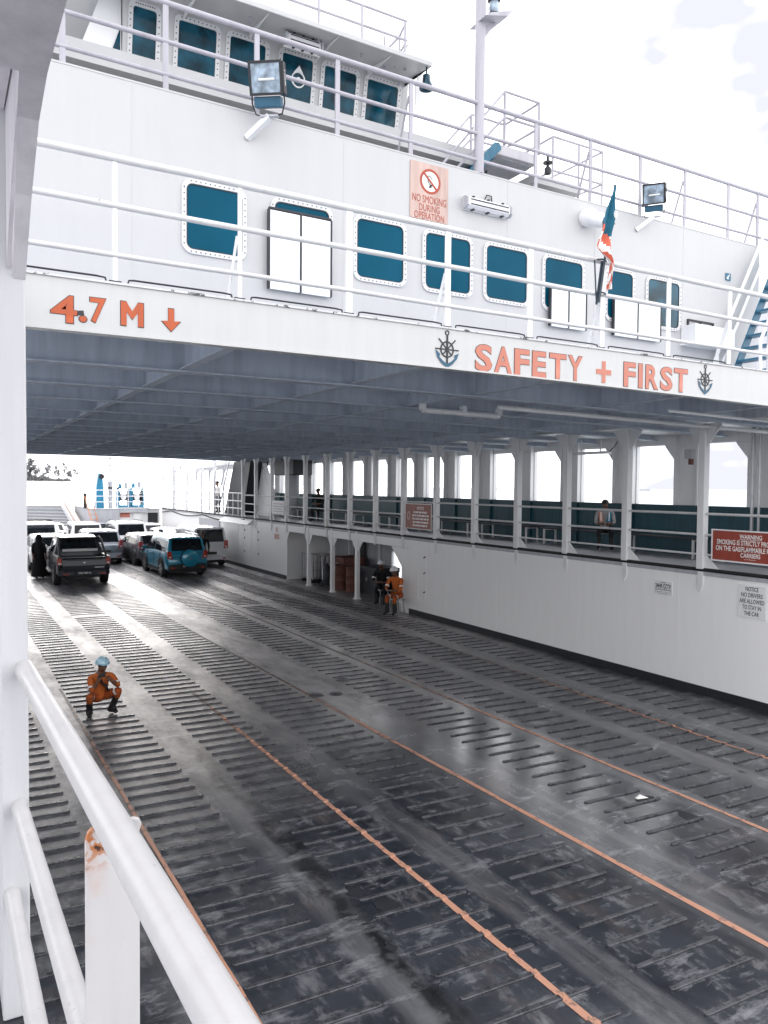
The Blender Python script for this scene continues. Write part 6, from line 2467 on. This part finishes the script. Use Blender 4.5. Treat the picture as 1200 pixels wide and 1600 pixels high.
person('person in black top and grey trousers standing between blue off-roader and white van', standing(.10), cg, (9.90, 32.6, 0), R(160), 1.0, look=(0, -1, 0))

# ================================================================== FAR SHORE AND SHIPS
K = 4.0
b = MB()
n = 60
vs, fs = [], []
for k in range(n + 1):
    x = -640 + 848 * k / n
    taper = max(0.0, min(1, (208 - x) / 40))
    vs += [(x, 1200 + 10 * math.sin(k * .7), -2.3), (x, 1212 + 10 * math.sin(k * .7), 8.5 * taper + random.uniform(-.8, .8) - 1.5), (x, 1400, 10.0 * taper - 1.5), (x, 1700, -2.3)]
    if k:
        o = 4 * k
        fs += [(o - 4 + j, o + j, o + j + 1, o - 3 + j) for j in range(3)]
b.add(vs, fs)
struct(b.build('island_shore', HAZE_BANK, smooth=True))  # raised bank added as the white haze band under the trees
def tree(x, y, z, h, rad, label, dense, group, low=.4):
    t = thing('shore_tree', label, 'tree', (x, y, z), group)
    b = MB()
    top = Vector((x + random.uniform(-2, 2), y, z + h * .9))
    b.tube([(x, y, z - 4), (x + .4, y, z + h * .4), top], [h * .022, h * .016, h * .005], 6)
    brs = []
    nb = 11
    for k in range(nb):
        f = low + (0.98 - low) * k / (nb - 1)
        p = Vector((x, y, z)).lerp(top, f)
        a = random.uniform(0, 6.28)
        rr_ = rad * random.uniform(.5, 1.1) * (1 - .35 * f)
        q = p + Vector((math.cos(a) * rr_, math.sin(a) * rr_, h * random.uniform(.03, .14)))
        b.tube([p, p.lerp(q, .5) + Vector((0, 0, h * .03)), q], [h * .007, h * .005, h * .003], 4)
        brs.append((p, q))
    b.build('trunk', BARK, t)
    b = MB()
    for k in range(dense):
        p, q = random.choice(brs)
        c = p.lerp(q, random.uniform(.25, 1.15)) + Vector((random.gauss(0, rad * .14), random.gauss(0, rad * .3), random.gauss(0, h * .035)))
        s = random.uniform(.6, 1.6)
        u = Vector((random.gauss(0, 1), random.gauss(0, 1), random.gauss(0, 1))).normalized()
        v = u.orthogonal().normalized()
        b.add([c - u * s, c + v * s * .6, c + u * s, c - v * s * .6], [(0, 1, 2, 3)])
    b.build('crown', LEAF, t)
kinds = ['bushy full tree on the far shore', 'tall open-crowned tree on the far shore', 'low bushy tree on the far shore', 'slender thin tree on the far shore']
for i, (x, h, r, dn, kind) in enumerate(((27.2, 9.0, 2.4, 1500, 0), (29.4, 8.2, 2.2, 1200, 0), (31.2, 5.8, 1.3, 220, 1), (33.0, 5.6, 1.1, 90, 3), (34.6, 5.0, 1.2, 150, 2), (36.2, 6.6, 1.3, 120, 1), (38.0, 5.4, 1.2, 130, 2),
                                         (39.6, 4.2, 1.1, 130, 2), (41.6, 7.2, 1.5, 150, 1), (42.6, 3.6, 1.3, 420, 2), (44.4, 4.8, 1.1, 60, 3), (45.6, 4.6, 1.3, 45, 3))):
    tree(x * K, 1240 + random.uniform(-12, 12), 8.5, h * K, r * K, '%s, %s from the near column' % (kinds[kind], ORD[i].replace('nearest', 'first')), dn, 'trees on the far shore', .12 if kind == 0 else .45)
b = MB()
for k in range(3600):
    x = random.uniform(24, 43) if k % 3 else random.uniform(24, 36)
    hmax = 3.2 if x < 35.5 else 1.2
    c = Vector((x * K, 1228 + random.uniform(-8, 12), 8.0 + K * random.uniform(0, hmax) * random.uniform(.3, 1) * (.75 + .25 * math.sin(x * 2.3))))
    s = random.uniform(.7, 1.7)
    u = Vector((random.gauss(0, 1), random.gauss(0, 1), random.gauss(0, 1))).normalized()
    v = u.orthogonal().normalized()
    b.add([c - u * s, c + v * s * .6, c + u * s, c - v * s * .6], [(0, 1, 2, 3)])
o = b.build('undergrowth', LEAF)
stuff(o)
o['label'] = 'low grey-green undergrowth along the far shore'
def ship(x, y, L, label):
    t = thing('ship', label, 'ship', (x, y, -2), 'ships on the far water')
    d = Vector((y, -x, 0)).normalized()
    def q(a, z): return (x + d.x * a, y + d.y * a, z)
    b = MB()
    out = [(-L / 2, 2.5), (L / 2, 3.0), (L / 2 - 2, -2.2), (-L / 2 + 1.5, -2.2)]
    nrm = Vector((x, y, 0)).normalized() * 3
    vs = [q(a, z) for a, z in out] + [tuple(Vector(q(a, z)) + nrm) for a, z in out]
    b.add(vs, [(0, 1, 2, 3), (7, 6, 5, 4), (0, 4, 5, 1), (1, 5, 6, 2), (2, 6, 7, 3), (3, 7, 4, 0)])
    b.build('hull', GREYP, t)
    b = MB()
    vs = [q(a, z) for a, z in ((-L / 2 + 2, 2.5), (-L / 2 + 8, 2.5), (-L / 2 + 8, 6.5), (-L / 2 + 2, 6.5))]
    vs += [tuple(Vector(v) + nrm * .8) for v in vs]
    b.add(vs, [(0, 1, 2, 3), (7, 6, 5, 4), (0, 4, 5, 1), (1, 5, 6, 2), (2, 6, 7, 3), (3, 7, 4, 0)])
    b.build('superstructure', GREYP, t)
ship(1190, 1050, 44, 'long low ship on the pale water, seen over the seated passenger')
ship(1330, 870, 22, 'small ship seen through the opening beside the warning sign, closer to the column')
ship(1375, 850, 20, 'small ship seen through the opening beside the warning sign, closer to the pipe')
ship(900, 1150, 30, 'tiny far ship seen through the middle openings of the passenger deck')
